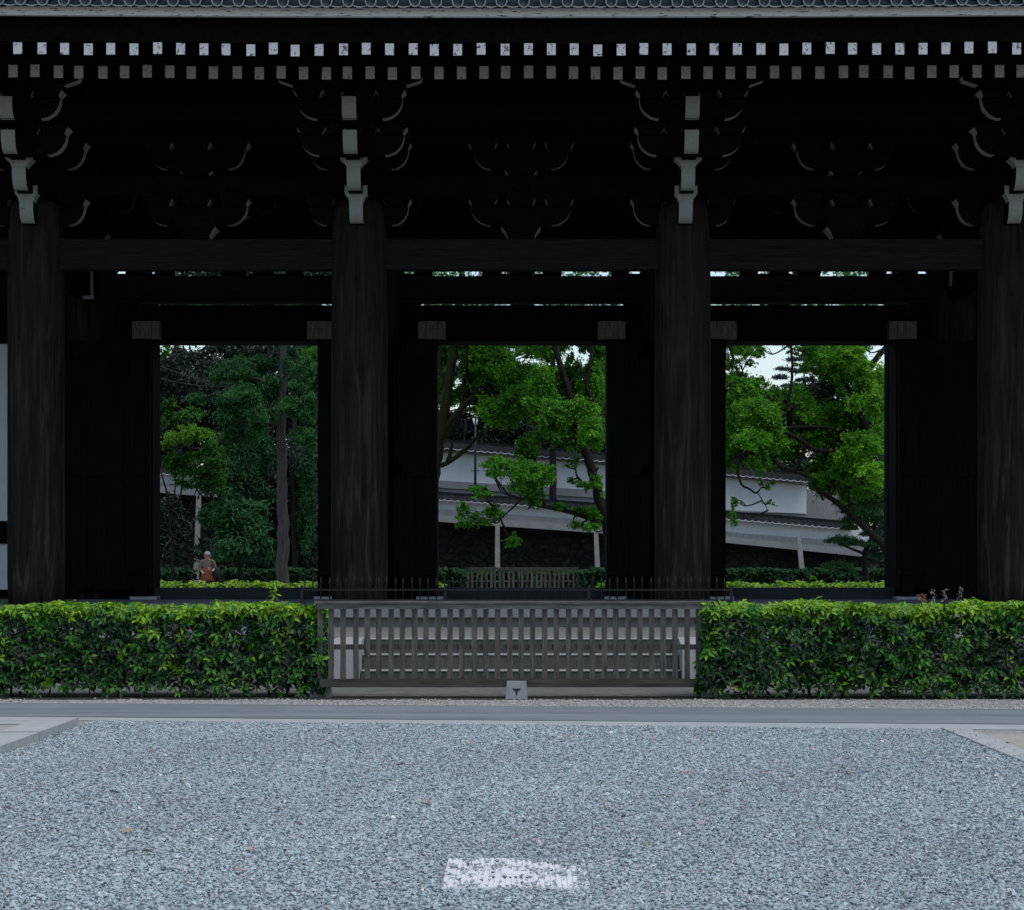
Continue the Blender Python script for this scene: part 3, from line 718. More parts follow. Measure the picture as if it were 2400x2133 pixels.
def hedge(name, x0, x1, y0, y1, top, label, mat, dens, L, ends, group, stems=True, z00=.03, ragged=.013, tl=(.22,.1,.72,.14), W=.22):
    e = empty(name, ((x0+x1)/2, (y0+y1)/2, 0)); tag(e, label, 'hedge', group)
    Cs, Ns, Ts = [], [], []
    def put(c, nrm, t): Cs.append(c); Ns.append(nrm); Ts.append(t)
    def patch(c): return .5 + .5*np.sin(c[:,0]*2.3+1.3)*np.sin(c[:,0]*5.7+c[:,2]*4)
    lx = x1-x0
    n = int(lx*top*dens)                                            # front
    c = np.stack([rng.uniform(x0,x1,n), y0 + rng.gamma(1.4,.035,n), rng.uniform(z00, top, n)], 1)
    c[:,1] -= lump(c[:,0], c[:,2]); ed = np.clip((.14-c[:,2])/.14, 0, 1); kp = rng.uniform(0,1,n) > ed*.75; c = c[kp]; n = len(c)
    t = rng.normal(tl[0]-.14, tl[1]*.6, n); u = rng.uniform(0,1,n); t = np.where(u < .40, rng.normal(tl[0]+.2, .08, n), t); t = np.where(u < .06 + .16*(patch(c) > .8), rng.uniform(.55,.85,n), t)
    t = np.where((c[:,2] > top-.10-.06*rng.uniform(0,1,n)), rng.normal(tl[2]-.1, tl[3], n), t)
    put(c, np.stack([rng.normal(0,.45,n), -.75+rng.normal(0,.35,n), .75+rng.normal(0,.4,n)],1), t)
    n = int(lx*top*dens*.8)                                         # inner layer
    c = np.stack([rng.uniform(x0+.05,x1-.05,n), y0 + rng.uniform(.08,.32,n), rng.uniform(z00+.1, top-.06, n)], 1)
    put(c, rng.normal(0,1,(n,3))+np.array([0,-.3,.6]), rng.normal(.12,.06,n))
    n = int(lx*(y1-y0)*dens*1.25)                                   # top
    c = np.stack([rng.uniform(x0,x1,n), rng.uniform(y0,y1,n), top - rng.gamma(1.3,.022,n)], 1); c[:,2] += lump(c[:,0], c[:,1])*.6 + np.maximum(rng.normal(0, ragged, n), -.02)
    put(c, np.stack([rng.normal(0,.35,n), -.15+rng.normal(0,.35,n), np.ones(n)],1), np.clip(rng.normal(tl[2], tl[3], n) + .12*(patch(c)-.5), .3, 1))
    n = int(lx*top*dens*.35)                                        # back
    c = np.stack([rng.uniform(x0,x1,n), y1 - rng.gamma(1.4,.04,n), rng.uniform(z00+.05, top, n)], 1)
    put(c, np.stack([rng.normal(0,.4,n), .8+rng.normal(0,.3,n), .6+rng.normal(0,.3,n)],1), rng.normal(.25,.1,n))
    for xe, sx in ends:
        n = int((y1-y0)*top*dens*1.5)
        c = np.stack([xe - sx*rng.gamma(1.3,.03,n), rng.uniform(y0,y1,n), rng.uniform(z00, top, n)], 1)
        c[:,0] += sx*lump(c[:,1], c[:,2])
        put(c, np.stack([sx*.8+rng.normal(0,.35,n), rng.normal(0,.35,n), .6+rng.normal(0,.35,n)],1), rng.normal(tl[0]+.22,.16,n))
    C = np.concatenate(Cs); N = np.concatenate(Ns); T = np.concatenate(Ts)
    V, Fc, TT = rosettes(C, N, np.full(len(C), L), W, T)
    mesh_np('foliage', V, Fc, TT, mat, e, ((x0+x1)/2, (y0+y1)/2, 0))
    if stems:
        x = x0 + .1
        while x < x1:
            m = MB(); y = random.uniform(y0+.12, y0+.4); h = random.uniform(.5,.8)
            p = Vector((x, y, -.02)); q = p + Vector((random.uniform(-.08,.08), random.uniform(-.05,.05), h*.5)); r_ = q + Vector((random.uniform(-.15,.15), random.uniform(-.1,.1), h*.5))
            rr = random.uniform(.008,.02); m.tube([p,q,r_], [rr, rr*.8, rr*.4], 6)
            m.tube([q*.6+p*.4, q*.6+p*.4+Vector((random.uniform(-.2,.2), random.uniform(-.1,.1), h*.4))], [rr*.6, rr*.3], 5)
            obj('stem', m, M['stem'], e, tuple(p)); x += random.uniform(.16, .38)
    return e
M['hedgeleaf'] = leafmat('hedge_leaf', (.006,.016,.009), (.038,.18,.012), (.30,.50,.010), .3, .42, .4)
M['yhedge'] = leafmat('young_hedge_leaf', (.02,.07,.010), (.11,.27,.012), (.30,.45,.012), .3, .5, .3)
M['dhedge'] = leafmat('dark_hedge_leaf', (.004,.016,.007), (.009,.038,.012), (.022,.068,.02), .2, .6, .12)
hg = 'clipped hedges in front of the gate'
hedge('hedge', -9.6, -2.17, 26.95, 27.75, .995, 'clipped leafy hedge left of the picket fence', M['hedgeleaf'], 245, .096, ((-2.17, 1),), hg)
hedge('hedge', 2.02, 9.6, 26.75, 27.60, 1.01, 'clipped leafy hedge right of the picket fence', M['hedgeleaf'], 245, .096, ((2.02, -1),), hg)
hb = 'bright hedges behind the gate'
hedge('hedge', -16.5, -2.0, 61.4, 62.4, .83, 'bright yellow green hedge seen low through the left doorway', M['yhedge'], 110, .15, ((-2.0, 1),), hb, False, ragged=.05, tl=(.35,.15,.7,.18), W=.28)
hedge('hedge', 1.95, 17.5, 61.4, 62.4, .83, 'bright yellow green hedge seen low through the right doorway', M['yhedge'], 110, .15, ((1.95, -1),), hb, False, ragged=.05, tl=(.35,.15,.7,.18), W=.28)
hd = 'dark hedges in front of the stone wall'
hedge('hedge', -22, -12.55, 92.6, 93.8, 1.08, 'dark clipped hedge left of the person in the left doorway', M['dhedge'], 60, .2, (), hd, False, W=.3)
hedge('hedge', -11.4, -2.25, 92.6, 93.8, 1.08, 'dark clipped hedge between the person and the small far fence', M['dhedge'], 60, .2, (), hd, False, W=.3)
hedge('hedge', 2.2, 24, 92.6, 93.8, 1.08, 'dark clipped hedge behind the bright hedge in the right doorway', M['dhedge'], 60, .2, (), hd, False, W=.3)
hedge('hedge', -3.2, 3.2, 95.2, 96.2, 1.0, 'low dark hedge showing between the pickets of the small far fence', M['dhedge'], 60, .2, (), hd, False, W=.3)
picket_fence('picket_fence', -2.10, 2.06, 93.2, .1, .1733, .085, M['farfence'], M['farfence'], 'small pale picket fence seen far off through the middle doorway', 1.08, .02)

# shoots that stick out of the near hedges
def shoot(x, y, z0, h, n, L, mat, label, tint, cat='shoot'):
    e = empty('plant_shoot', (x, y, z0)); tag(e, label, cat)
    m = MB(); m.tube([(x,y,z0-.25),(x+.01,y,z0),(x+.015,y,z0+h)], [.006,.005,.002], 5); obj('stem', m, M['stem'], e, (x,y,z0))
    zz = np.linspace(z0+.02, z0+h, n); c = np.stack([x+.01+rng.normal(0,.012,n), y+rng.normal(0,.01,n), zz], 1)
    V, Fc, T = rosettes(c, np.stack([rng.normal(0,.3,n), rng.normal(-.2,.3,n), np.ones(n)],1), np.full(n, L), .2, np.full(n, tint), 4)
    mesh_np('foliage', V, Fc, T, mat, e, (x,y,z0))
p = P(27.3, 640, 1405); shoot(p.x, 27.3, 1.06, .22, 9, .07, M['hedgeleaf'], 'tall pale shoot rising from the top of the left near hedge', .85)
M['dryleaf'] = leafmat('dry_shoot_leaf', (.12,.11,.10), (.26,.25,.23), (.35,.34,.32), .15)
for px_, h, lab in ((2186, .135, 'grey dry twig on the right hedge, next to the reddish sprig'), (2212, .145, 'grey dry twig on the right hedge, middle of three'), (2250, .155, 'grey dry twig on the right hedge, farthest from the sprig')):
    p = P(27.3, px_, 1405); shoot(p.x, 27.3, 1.05, h, 7, .035, M['dryleaf'], lab, .5, 'twig')
M['redleaf'] = leafmat('reddish_sprig_leaf', (.10,.05,.03), (.19,.09,.05), (.24,.16,.08), .2)
p = P(27.3, 2158, 1405); shoot(p.x, 27.3, 1.05, .09, 6, .06, M['redleaf'], 'reddish brown sprig sticking up from the right near hedge', .5, 'sprig')

# ---------------------------------------------------------------- fallen leaves on the gravel
M['fallen'] = stone('dead_leaf', (.22,.16,.12), (.40,.32,.25), 12, .8, .2, .3)
fl = None
pts = [(940,1803),(1100,1750),(1325,1733),(1535,1738),(1675,1718),(1795,1820),(1555,1876),(1000,1800+90),(565,1887),(375,1893),(15,1905),(95,1850),(105,1870),(270,1870),(160,1915),(300,1960),(310,2010),(350,2012),(560,2056),(575,2070),(2180,1772),(2335,1815),(1700,1868),(1420,1905),(1510,1995),(590,2005),(845,1850),(650,1910),(455,1810),(225,1812),(520,1805),(1990,1820),(1610,1822),(780,1752),(1040,1745)]
for i, (u, v) in enumerate(pts):
    d = EYE*F/(v-PY); x = CX + (u-PX)*d/F
    if fl is None:
        m = MB()
        b = m.add([(-.05,0,.0),(-.02,.025,.012),(.02,.022,.018),(.055,.005,.006),(.02,-.024,.014),(-.02,-.026,.008),(0,0,.004)])
        for a, c in ((0,1),(1,2),(2,3),(3,4),(4,5),(5,0)): m.face((b+6,b+a,b+c))
        fl = obj('fallen_leaf', m, M['fallen'], None, (0,0,0)); COL.objects.unlink(fl); finish(fl, None, (x,d,.03)); o = fl
    else: o = copy_to(fl, None, (x,d,.03))
    tag(o, 'curled dead brown leaf lying on the grey gravel', 'leaf', 'fallen leaves on the gravel')
    o.rotation_euler = (random.uniform(-.5,.5), random.uniform(-.4,.4), random.uniform(0,6.28)); s = random.uniform(.5,.9); o.scale = (s,s,s)

# ---------------------------------------------------------------- boundary walls far behind
def lerp_st(st, x):
    for (a, b) in zip(st, st[1:]):
        if a[0] <= x <= b[0]:
            f = (x-a[0])/(b[0]-a[0]); return [a[i]+(b[i]-a[i])*f for i in range(1, len(a))]
    e = st[0] if x < st[0][0] else st[-1]; return list(e[1:])
def band(st, i0, off0, i1, off1, d0, d1, xa, xb, step=40):
    """solid band following a sloping line; photo line i0+off0 is its top, i1+off1 its foot"""
    m = MB(); xs = list(np.arange(xa, xb, step)) + [xb]; rows = []
    for x in xs:
        s = lerp_st(st, x); t = P(d0, x, s[i0]+off0); f = P(d0, x, s[i1]+off1); dx = 0
        rows.append(m.add([(t.x,d0,f.z),(t.x,d1,f.z),(t.x,d1,t.z),(t.x,d0,t.z)]))
    for a, b in zip(rows, rows[1:]):
        for j in range(4): m.face((a+j, b+j, b+(j+1)%4, a+(j+1)%4))
    m.face((rows[0]+3,rows[0]+2,rows[0]+1,rows[0])); m.face((rows[-1],rows[-1]+1,rows[-1]+2,rows[-1]+3)); return m
def tile_roof(st, i0, off, d0, xa, xb, sp, rise, depth):
    """little tiled roof on a wall: scalloped eave towards the viewer, ridge behind"""
    m = MB(); A = P(d0, xa, 0).x; B = P(d0, xb, 0).x; n = int((B-A)/sp*8); rows = []
    for i in range(n+1):
        x = A + (B-A)*i/n; px_ = PX + (x-CX)*F/d0; s = lerp_st(st, px_); z = P(d0, px_, s[i0]+off).z
        ph = (i/8) % 1; sc = -.055*math.sin(math.pi*ph)
        rows.append(m.add([(x,d0,z+sc),(x,d0,z+sc+.04),(x,d0+depth*.5,z+rise+sc*.6),(x,d0+depth*.5,z+rise+.10),(x,d0+depth,z+rise+.10),(x,d0+depth,z+rise-.1),(x,d0+depth*.35,z)]))
    for a, b in zip(rows, rows[1:]):
        for j, mt in ((0,1),(1,0),(2,0),(3,0),(4,0),(5,0),(6,0)): m.face((a+j, b+j, b+(j+1)%7, a+(j+1)%7), mt)
    m.face([rows[0]+j for j in reversed(range(7))]); m.face([rows[-1]+j for j in range(7)])
    return m
TR = [M['walltile'], M['walltilerim'], M['ledge']]
# photo lines of the lower wall: x, ledge foot, ledge top, white foot, eave
LW = [(180,1135,1120,1110,1092),(380,1155,1140,1130,1106),(690,1180,1165,1154,1128),(1030,1223,1208,1194,1167),(1415,1250,1233,1221,1194),(1703,1272,1258,1247,1212),(2037,1306,1290,1272,1240)]
DW = 105.0
lw = empty('boundary_wall', (0, DW, 3)); tag(lw, 'low white plastered wall with tiled top above the stone wall ledge', 'wall')
obj('plaster', band(LW, 3, 2, 2, 0, DW, DW+.5, 180, 2037), M['wallwhite'], lw, (0, DW, 3))
obj('trim', band(LW, 2, 0, 1, 0, DW-.14, DW+.3, 180, 2037), M['ledge'], lw, (0, DW, 3))
obj('ledge', band(LW, 1, 0, 0, 0, DW-.75, DW+.3, 180, 2025), M['ledge'], lw, (0, DW, 3))
obj('tile_roof', tile_roof(LW, 3, 4, DW-.35, 180, 2000, .286, .26, 1.1), TR, lw, (0, DW, 3))
rw = MB(); xs = list(np.arange(180, 2080, 40)); rows = []
for x in xs:
    f = P(DW+.2, x, lerp_st(LW, min(x,2037))[0]-6); rows.append(rw.add([(f.x,DW-.05,-.1),(f.x,DW+.25,f.z),(f.x,DW+1.2,f.z),(f.x,DW+1.2,-.1)]))
for a, b in zip(rows, rows[1:]):
    for j in range(4): rw.face((a+j+0, a+(j+1)%4, b+(j+1)%4, b+j))
tag(obj('stone_wall', rw, M['rubble'], None, (0, DW, 0)), 'dark mossy rubble stone wall under the white wall ledge', 'wall')
UW = [(740,1110,1096,1026),(900,1130,1120,1044),(1030,1143,1126,1054),(1415,1168,1150,1085),(1703,1200,1195,1116),(1890,1204,1204,1133)]
DU = 108.5
uw = empty('boundary_wall', (0, DU, 5)); tag(uw, 'tall white plastered wall behind the lower wall, dark tiles along its top', 'wall')
obj('plaster', band(UW, 2, 0, 1, 0, DU, DU+.5, 760, 1890), M['wallwhite'], uw, (0, DU, 4))
m = band(UW, 1, 0, 0, 0, DU-.08, DU+.5, 760, 1890); b2 = band(UW, 0, 0, 0, 90, DU+.02, DU+.5, 760, 1890); merge(m, b2, [0])
obj('base_band', m, M['ledge'], uw, (0, DU, 4)); obj('cornice', band(UW, 2, -5, 2, 4, DU-.2, DU+.5, 760, 1893), M['ledge'], uw, (0, DU, 4))
obj('tile_roof', tile_roof(UW, 2, -4, DU-.6, 760, 1895, .30, .34, 1.6), TR, uw, (0, DU, 5))
m = MB(); a = P(DU+2.5, 1880, 1150); c = P(DU+2.5, 2010, 1210); m.box(a.x, c.x, DU+2.5, DU+3, 0, a.z)
tag(obj('garden_wall', m, M['ledge'], None, (a.x, DU+2.5, 0)), 'grey shaded wall just right of the tall white wall', 'wall')
gr = empty('guard_railing', P(104.2, 1800, 1262)); tag(gr, 'thin blue grey railing on the ledge in the right doorway', 'railing')
obj('rail', band(LW, 1, -12, 1, -8.6, 104.32, 104.38, 1690, 1960), M['railblue'], gr, (0, 104.3, 2))
obj('rail', band(LW, 1, -2.5, 1, 0, 104.32, 104.38, 1690, 1960), M['railblue'], gr, (0, 104.3, 2))
for i in range(18):
    x = 1695 + i*15.6; s = lerp_st(LW, x); f = P(104.35, x, s[1]); m = MB(); m.box(f.x-.028, f.x+.028, 104.33, 104.37, f.z, f.z+.20); obj('post', m, M['railblue'], gr, tuple(f))
for x, yt, xb_, yb, lab in ((466,1160,458,1345,'pale weathered post standing behind the person in the left doorway'),(1166,1226,1166,1350,'pale post under the ledge above the middle of the small far fence'),(1397,1250,1403,1350,'pale post under the ledge right of the small far fence'),(1872,1258,1885,1352,'pale leaning post under the railing in the right doorway')):
    a = P(103.6, x, yt); c = P(103.6, xb_, yb); c.z = 0; m = MB(); w = .115
    m.hexa([(c.x-w,c.y-w,0),(c.x+w,c.y-w,0),(c.x+w,c.y+w,0),(c.x-w,c.y+w,0)], [(a.x-w*.8,a.y-w*.8,a.z),(a.x+w*.8,a.y-w*.8,a.z),(a.x+w*.8,a.y+w*.8,a.z),(a.x-w*.8,a.y+w*.8,a.z)])
    tag(obj('support_post', m, M['post'], None, tuple(c)), lab, 'post', 'posts along the stone wall')
lp = P(106.8, 1114, 1145); pl = empty('lamp_pole', (lp.x, lp.y, 0)); tag(pl, 'slim dark lamp pole in front of the tall white wall', 'lamp pole')
tz = P(106.8, 1114, 992).z
m = MB(); m.tube([(lp.x,lp.y,0),(lp.x,lp.y,tz-1.7),(lp.x,lp.y,tz)], [.075,.06,.045], 10); obj('pole', m, M['iron'], pl, (lp.x,lp.y,0))
for s in (-1, 1):
    m = MB(); m.tube([(lp.x+s*.05,lp.y,tz-.05),(lp.x+s*.08,lp.y,tz+.22)], [.035,.045], 8); obj('lamp_head', m, M['plate'], pl, (lp.x,lp.y,tz))
m = MB(); m.box(lp.x-.28, lp.x+.28, lp.y-.02, lp.y+.02, tz-2.75, tz-2.71); m.box(lp.x-.2, lp.x+.2, lp.y-.02, lp.y+.02, tz-2.1, tz-2.07); obj('cross_arm', m, M['iron'], pl, (lp.x,lp.y,tz-2.5))

# ---------------------------------------------------------------- trees
def smooth_path(pts, rad, sub=5):
    pts = [Vector(p) for p in pts]; n = len(pts); out, rr = [], []
    for i in range(n-1):
        p0, p1, p2, p3 = pts[max(i-1,0)], pts[i], pts[i+1], pts[min(i+2,n-1)]
        for k in range(sub):
            t = k/sub
            out.append(.5*((2*p1) + (p2-p0)*t + (2*p0-5*p1+4*p2-p3)*t*t + (3*p1-p0-3*p2+p3)*t**3)); rr.append(rad[i]+(rad[i+1]-rad[i])*t)
    out.append(pts[-1]); rr.append(rad[-1])
    return [p + Vector((random.gauss(0,.12), random.gauss(0,.12), 0))*r for p, r in zip(out, rr)], rr
def leaf_quads(C, N, S, asp, T):
    n = len(C); N = N/np.linalg.norm(N, axis=1, keepdims=True)
    u = np.cross(N, rng.normal(0,1,(n,3))); u /= np.linalg.norm(u, axis=1, keepdims=True); v = np.cross(N, u)
    S = S[:,None]
    V = np.stack([C-u*S, C+v*S*asp+N*S*.15, C+u*S-N*S*.1, C-v*S*asp+N*S*.15], 1).reshape(-1,3)
    return V, np.arange(n*4).reshape(-1,4), np.clip(T,0,1)
def clump_pts(c, rx, ry, rz, n, style):
    if style == 'conifer':
        k = max(4, n//70); sc = rng.normal(0,1,(k,3)); sc /= np.linalg.norm(sc,axis=1,keepdims=True); sc *= rng.uniform(.3,1,(k,1))
        sc = sc*np.array([rx,ry,rz])*.85; idx = rng.integers(0,k,n)
        p = sc[idx] + rng.normal(0,1,(n,3))*np.array([rx,ry,rz])*.17; N = p/np.array([rx,ry,rz])*.9 + rng.normal(0,.5,(n,3)) + np.array([0,-.2,.5])
        T = rng.normal(.4,.16,n) + (rng.uniform(-.15,.2,k))[idx]
    elif style == 'pad':
        a = rng.uniform(0,2*math.pi,n); r = np.sqrt(rng.uniform(0,1,n)); z = np.abs(rng.normal(0,.5,n))*np.sqrt(1-r*r*.9)
        p = np.stack([np.cos(a)*r*rx, np.sin(a)*r*ry, z*rz - .25*rz],1); N = np.stack([np.cos(a)*r*.6, np.sin(a)*r*.6, np.full(n,.25)],1)+rng.normal(0,.8,(n,3))
        T = rng.normal(.45,.2,n)
    else:                                                          # broadleaf: layered horizontal sprays
        k = max(9, n//30); sc = rng.normal(0,1,(k,3)); sc /= np.linalg.norm(sc,axis=1,keepdims=True); sc *= rng.uniform(.15,1,(k,1))**.6
        sc = sc*np.array([rx,ry,rz])*.9; idx = rng.integers(0,k,n)
        a = rng.uniform(0,2*math.pi,n); r = np.sqrt(rng.uniform(0,1,n)); rr = rng.uniform(.16,.34,k)[idx]
        p = sc[idx] + np.stack([np.cos(a)*r*rr*rx, np.sin(a)*r*rr*ry, rng.normal(0,.13,n)*rz - r*r*rr*rz*.5],1)
        N = np.stack([np.cos(a)*r*.7, np.sin(a)*r*.7-.15, np.ones(n)*.75],1) + rng.normal(0,.6,(n,3))
        T = rng.normal(.45,.15,n) + rng.uniform(-.18,.18,k)[idx]
    st = rng.uniform(0,1,n) < .22; p[st] *= rng.uniform(1.0,1.55,(st.sum(),1))
    return p + np.array(c), N, T
def tree(name, label, d, trunk, limbs, clumps, leaf, bark, style='broad', size=.059, asp=.5, dens=.85, cat='tree', group=None, org=None, twigs=True, Tcol=0):
    """trunk/limbs: lists of (px,py[,depth offset]) with radii in photo px; clumps: (px,py,rx,ry[,dd,tint]) in photo px"""
    sc = d/F
    def pt(q):
        dd = d + (q[2] if len(q) > 2 else 0); return P(dd, q[0], q[1])
    tp = [pt(q) for q in trunk[0]]; tp[0].z = -.1
    o = (tp[0].x, tp[0].y, 0); e = empty(name, o); tag(e, label, cat, group)
    m = MB(); allp = []
    p_, r_ = smooth_path(tp, [r*sc for r in trunk[1]]); m.tube(p_, r_, 9); allp += p_
    for lp_, lr in limbs:
        p_, r_ = smooth_path([pt(q) for q in lp_], [r*sc for r in lr]); m.tube(p_, r_, 7); allp += p_
    Cs, Ns, Ts, Ss = [], [], [], []
    if style == 'broad':
        clumps = clumps + [(c_[0]+random.uniform(-.8,.8)*c_[2], c_[1]+random.uniform(-.6,.6)*c_[3], c_[2]*.75, c_[3]*.7, random.uniform(.6,2.4), -.1, (c_[6] if len(c_) > 6 else 1)*.7) for c_ in clumps if len(c_) < 7 or c_[6] > .6]
    for cl in clumps:
        x, y, rx, ry = cl[:4]; dd = cl[4] if len(cl) > 4 else random.uniform(-1.2, 1.2); tt = cl[5] if len(cl) > 5 else 0; den = cl[6] if len(cl) > 6 else 1
        c = P(d+dd, x, y); RX, RZ = rx*sc, ry*sc; RY = min(max(RX, RZ*.7), 1.8)
        RX *= 1.18; RZ *= 1.22; n = int(max(60, dens*den*RX*RZ*math.pi/(size*size*asp*2)*7.5))
        pp, N, T = clump_pts(c, RX, RY, RZ, n, style)
        Cs.append(pp); Ns.append(N); Ts.append(T+tt); Ss.append(rng.uniform(.65,1.25,n)*size)
        if twigs and allp:
            near = min(allp, key=lambda q: (q-c).length + max(0, q.z-c.z)*.5)
            if (near-c).length < 3.5:
                mid = (near+c)/2 + Vector((random.uniform(-.2,.2), 0, -.12*(near-c).length))
                m.tube(smooth_path([near, mid, c], [.03,.02,.008], 4)[0], [.032-.0027*i for i in range(9)], 5)
                for _ in range(2):
                    q = c + Vector((random.uniform(-.7,.7)*RX, random.uniform(-.5,.5)*RY, random.uniform(-.3,.6)*RZ)); m.tube([mid, (mid+q)/2+Vector((0,0,.06)), q], [.014,.01,.005], 4)
    obj('trunk', m, bark, e, o)
    if Cs:
        V, Fc, T = leaf_quads(np.concatenate(Cs), np.concatenate(Ns), np.concatenate(Ss), asp, np.concatenate(Ts))
        mesh_np('crown', V, Fc, T, leaf, e, o)
    return e
M['maple'] = leafmat('maple_leaf', (.018,.10,.008), (.070,.28,.014), (.24,.52,.03), .5)
M['maple2'] = leafmat('maple_leaf_yellowish', (.022,.115,.008), (.088,.32,.014), (.28,.55,.03), .5)
M['backleaf'] = leafmat('back_tree_leaf', (.012,.06,.008), (.045,.17,.012), (.14,.32,.02), .45)
M['cedar'] = leafmat('cedar_needle', (.010,.045,.016), (.032,.135,.036), (.09,.26,.06), .3)
M['pine'] = leafmat('pine_needle', (.010,.045,.014), (.03,.12,.024), (.08,.21,.04), .25)
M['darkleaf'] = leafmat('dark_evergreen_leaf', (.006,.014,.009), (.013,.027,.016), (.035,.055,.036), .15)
M['greypine'] = leafmat('grey_pine_needle', (.02,.04,.045), (.04,.07,.07), (.07,.10,.10), .2)
def c2(x, y): return (1010+x*.3468, 790+y*.3468)
def c3(x, y): return (1680+x*.3468, 790+y*.3468)
def c1(x, y): return (360+x*.3578, 780+y*.3577)
def fill(f, k, x0, y0, x1, y1, nx, ny, r, gaps, dd, tint, den=.8):
    out = []
    for i in range(nx):
        for j in range(ny):
            x = x0 + (x1-x0)*(i+random.uniform(.1,.9))/nx; y = y0 + (y1-y0)*(j+random.uniform(.1,.9))/ny
            if any(abs(x-g[0]) < g[2]+r*.8 and abs(y-g[1]) < g[3]+r*.6 for g in gaps): continue
            out.append((x, y, r*random.uniform(.8,1.3), r*random.uniform(.55,.9), random.uniform(*dd), tint+random.uniform(-.1,.1), den))
    return CL(f, k, out)
def CL(f, k, lst): return [(*f(a[0], a[1]), a[2]*k, a[3]*k) + tuple(a[4:]) for a in lst]

HIGH = []
GAP2 = [(690,185,60,25),(555,95,20,25),(195,225,30,50),(470,320,70,60),(910,155,25,25),(1040,115,25,30),(250,520,60,60),(640,560,50,60),(130,650,60,30)]
GAP3 = [(330,210,110,120),(740,430,70,90),(600,800,40,30),(540,230,60,120),(990,170,15,30),(1120,120,40,60)]
# middle doorway, left tree
tree('maple_tree', 'mossy forked maple at the left edge of the middle doorway', 78,
  ([(1008,1380),(1012,1200),(1020,1090),(1034,1015),(1046,929),(1064,811),(1078,700),(1085,590)], [15,14,13.5,14,12,11,8,4]),
  [([(1030,1020),(1058,985),(1088,950),(1112,930),(1138,908),(1150,870),(1152,800)], [10,9,8,7.5,7,5,3]),
   ([(1080,958),(1086,900),(1092,860),(1094,810),(1088,720)], [5,5,4.5,4,2]),
   ([(1092,865),(1112,835),(1128,800)], [3,2.5,2]),
   ([(1014,1095),(1030,1092),(1046,1086),(1076,1066),(1104,1042),(1130,1010)], [6,6,6,5.5,5,2]),
   ([(1050,1083),(1056,1060),(1060,1035)], [6,5,3]), ([(1040,900),(1030,850),(1036,800)], [4,3.5,3])],
  CL(c2, .3468, [(420,150,140,90,0,.08),(340,180,80,70,.5,.1),(540,250,120,90,-.5,0),(570,340,110,80),(420,500,100,80,-1,.05),(370,470,60,60),(560,450,110,90,-1,0),(500,540,100,60,-.5,-.05),(640,390,90,70),(90,390,50,110,.5,-.05),(75,140,40,80,1,-.1),(255,370,70,50),(280,110,70,60,.5,.15),(660,100,90,45),(440,60,120,40),(700,330,80,70,0,.05),(330,420,60,60),(620,210,90,40,1,.1)]) + fill(c2, .3468, 60, 20, 720, 500, 8, 6, 75, GAP2, (1.0, 4.0), -.08) + fill(c2, .3468, -500, -480, 400, 0, 8, 5, 110, [], (0.0, 4.0), -.3, .17),
  M['maple'], M['mossbark'], dens=.85)
# middle doorway, right tree
tree('maple_tree', 'leaning maple rising from the right edge of the middle doorway', 74,
  ([(1442,1385),(1428,1260),(1405,1170),(1392,1120),(1372,1062),(1352,1010),(1340,960),(1333,920),(1322,885),(1306,830),(1296,780),(1285,680)], [14,13,12,11.5,11,9.5,8.5,8.5,8,7,6,3]),
  [([(1366,1048),(1340,1020),(1318,1005),(1296,985)], [5,4.5,4,2]),
   ([(1420,1010),(1398,955),(1383,925),(1374,904),(1380,870),(1386,825),(1390,760)], [6.5,6,5,4.5,4,3.5,2]),
   ([(1376,908),(1362,870),(1352,840)], [3.5,2.5,1.5]), ([(1330,905),(1345,890),(1356,872)], [3,2.5,1.5]),
   ([(1318,925),(1302,890),(1288,840)], [3.5,3,2]),
   ([(1423,1235),(1400,1222),(1357,1206),(1320,1196),(1287,1189),(1249,1182),(1235,1170)], [8,7,6,5.5,5,4,2.5]),
   ([(1222,1168),(1205,1187),(1173,1215)], [2.5,2.3,1.5]), ([(1240,1176),(1222,1168)], [3,2.5]), ([(1277,1186),(1270,1150),(1268,1112)], [4,3.3,2.2]),
   ([(1398,1150),(1392,1120),(1402,1095)], [4,3.5,2.5]), ([(1372,1140),(1352,1115),(1350,1100)], [3,2.5,1.5])],
  CL(c2, .3468, [(760,300,90,110,-.3,.05),(830,500,100,80,-1,.0),(820,590,100,70,-1,-.05),(1050,510,90,90,-.5,.1),(1080,640,90,90,-1,.05),(990,400,80,90,.5,.12),(1120,300,60,150,.5,.05),(960,210,50,80,1,.05),(1130,110,50,60),(800,110,90,50,.5,.1),(940,470,60,50),(700,440,70,50),(1000,600,80,50,.3,-.1),
    (480,860,95,55,-1.5,.02),(430,905,60,40),(640,920,115,85,-1.5,.02),(760,930,80,70,-1.2,.1),(620,730,60,50,0,-.25),(640,790,70,40,0,-.15),(340,1040,85,38,-1.5,-.05,.7),(650,1010,100,50,-1,-.1),(700,1090,60,40,-1,-.1),(220,1160,60,60,-1,-.12,.45),(250,1230,100,50,-1,-.15,.45),(440,1165,90,50,-1,-.12,.5),(380,1235,90,30,-1,-.15,.5),(560,1370,55,40,-1,-.1,.8),(960,850,50,30,0,-.15,.5),(1090,980,85,40,-.5,-.05,.7),(860,1150,70,25,0,-.1,.8),(1000,1180,90,30,0,-.1,.8),(1110,1190,60,50,0,-.1,.8),(1040,1275,100,38,-.3,-.12,.8),(950,970,50,25,0,-.15,.5),(1140,1060,30,70,0,-.1,.7)]) + fill(c2, .3468, 640, 20, 1200, 720, 7, 8, 75, GAP2, (1.0, 4.0), .0) + fill(c2, .3468, 300, -480, 1300, 0, 9, 5, 110, [], (0.0, 4.0), -.3, .17),
  M['maple'], M['bark'], dens=.9)
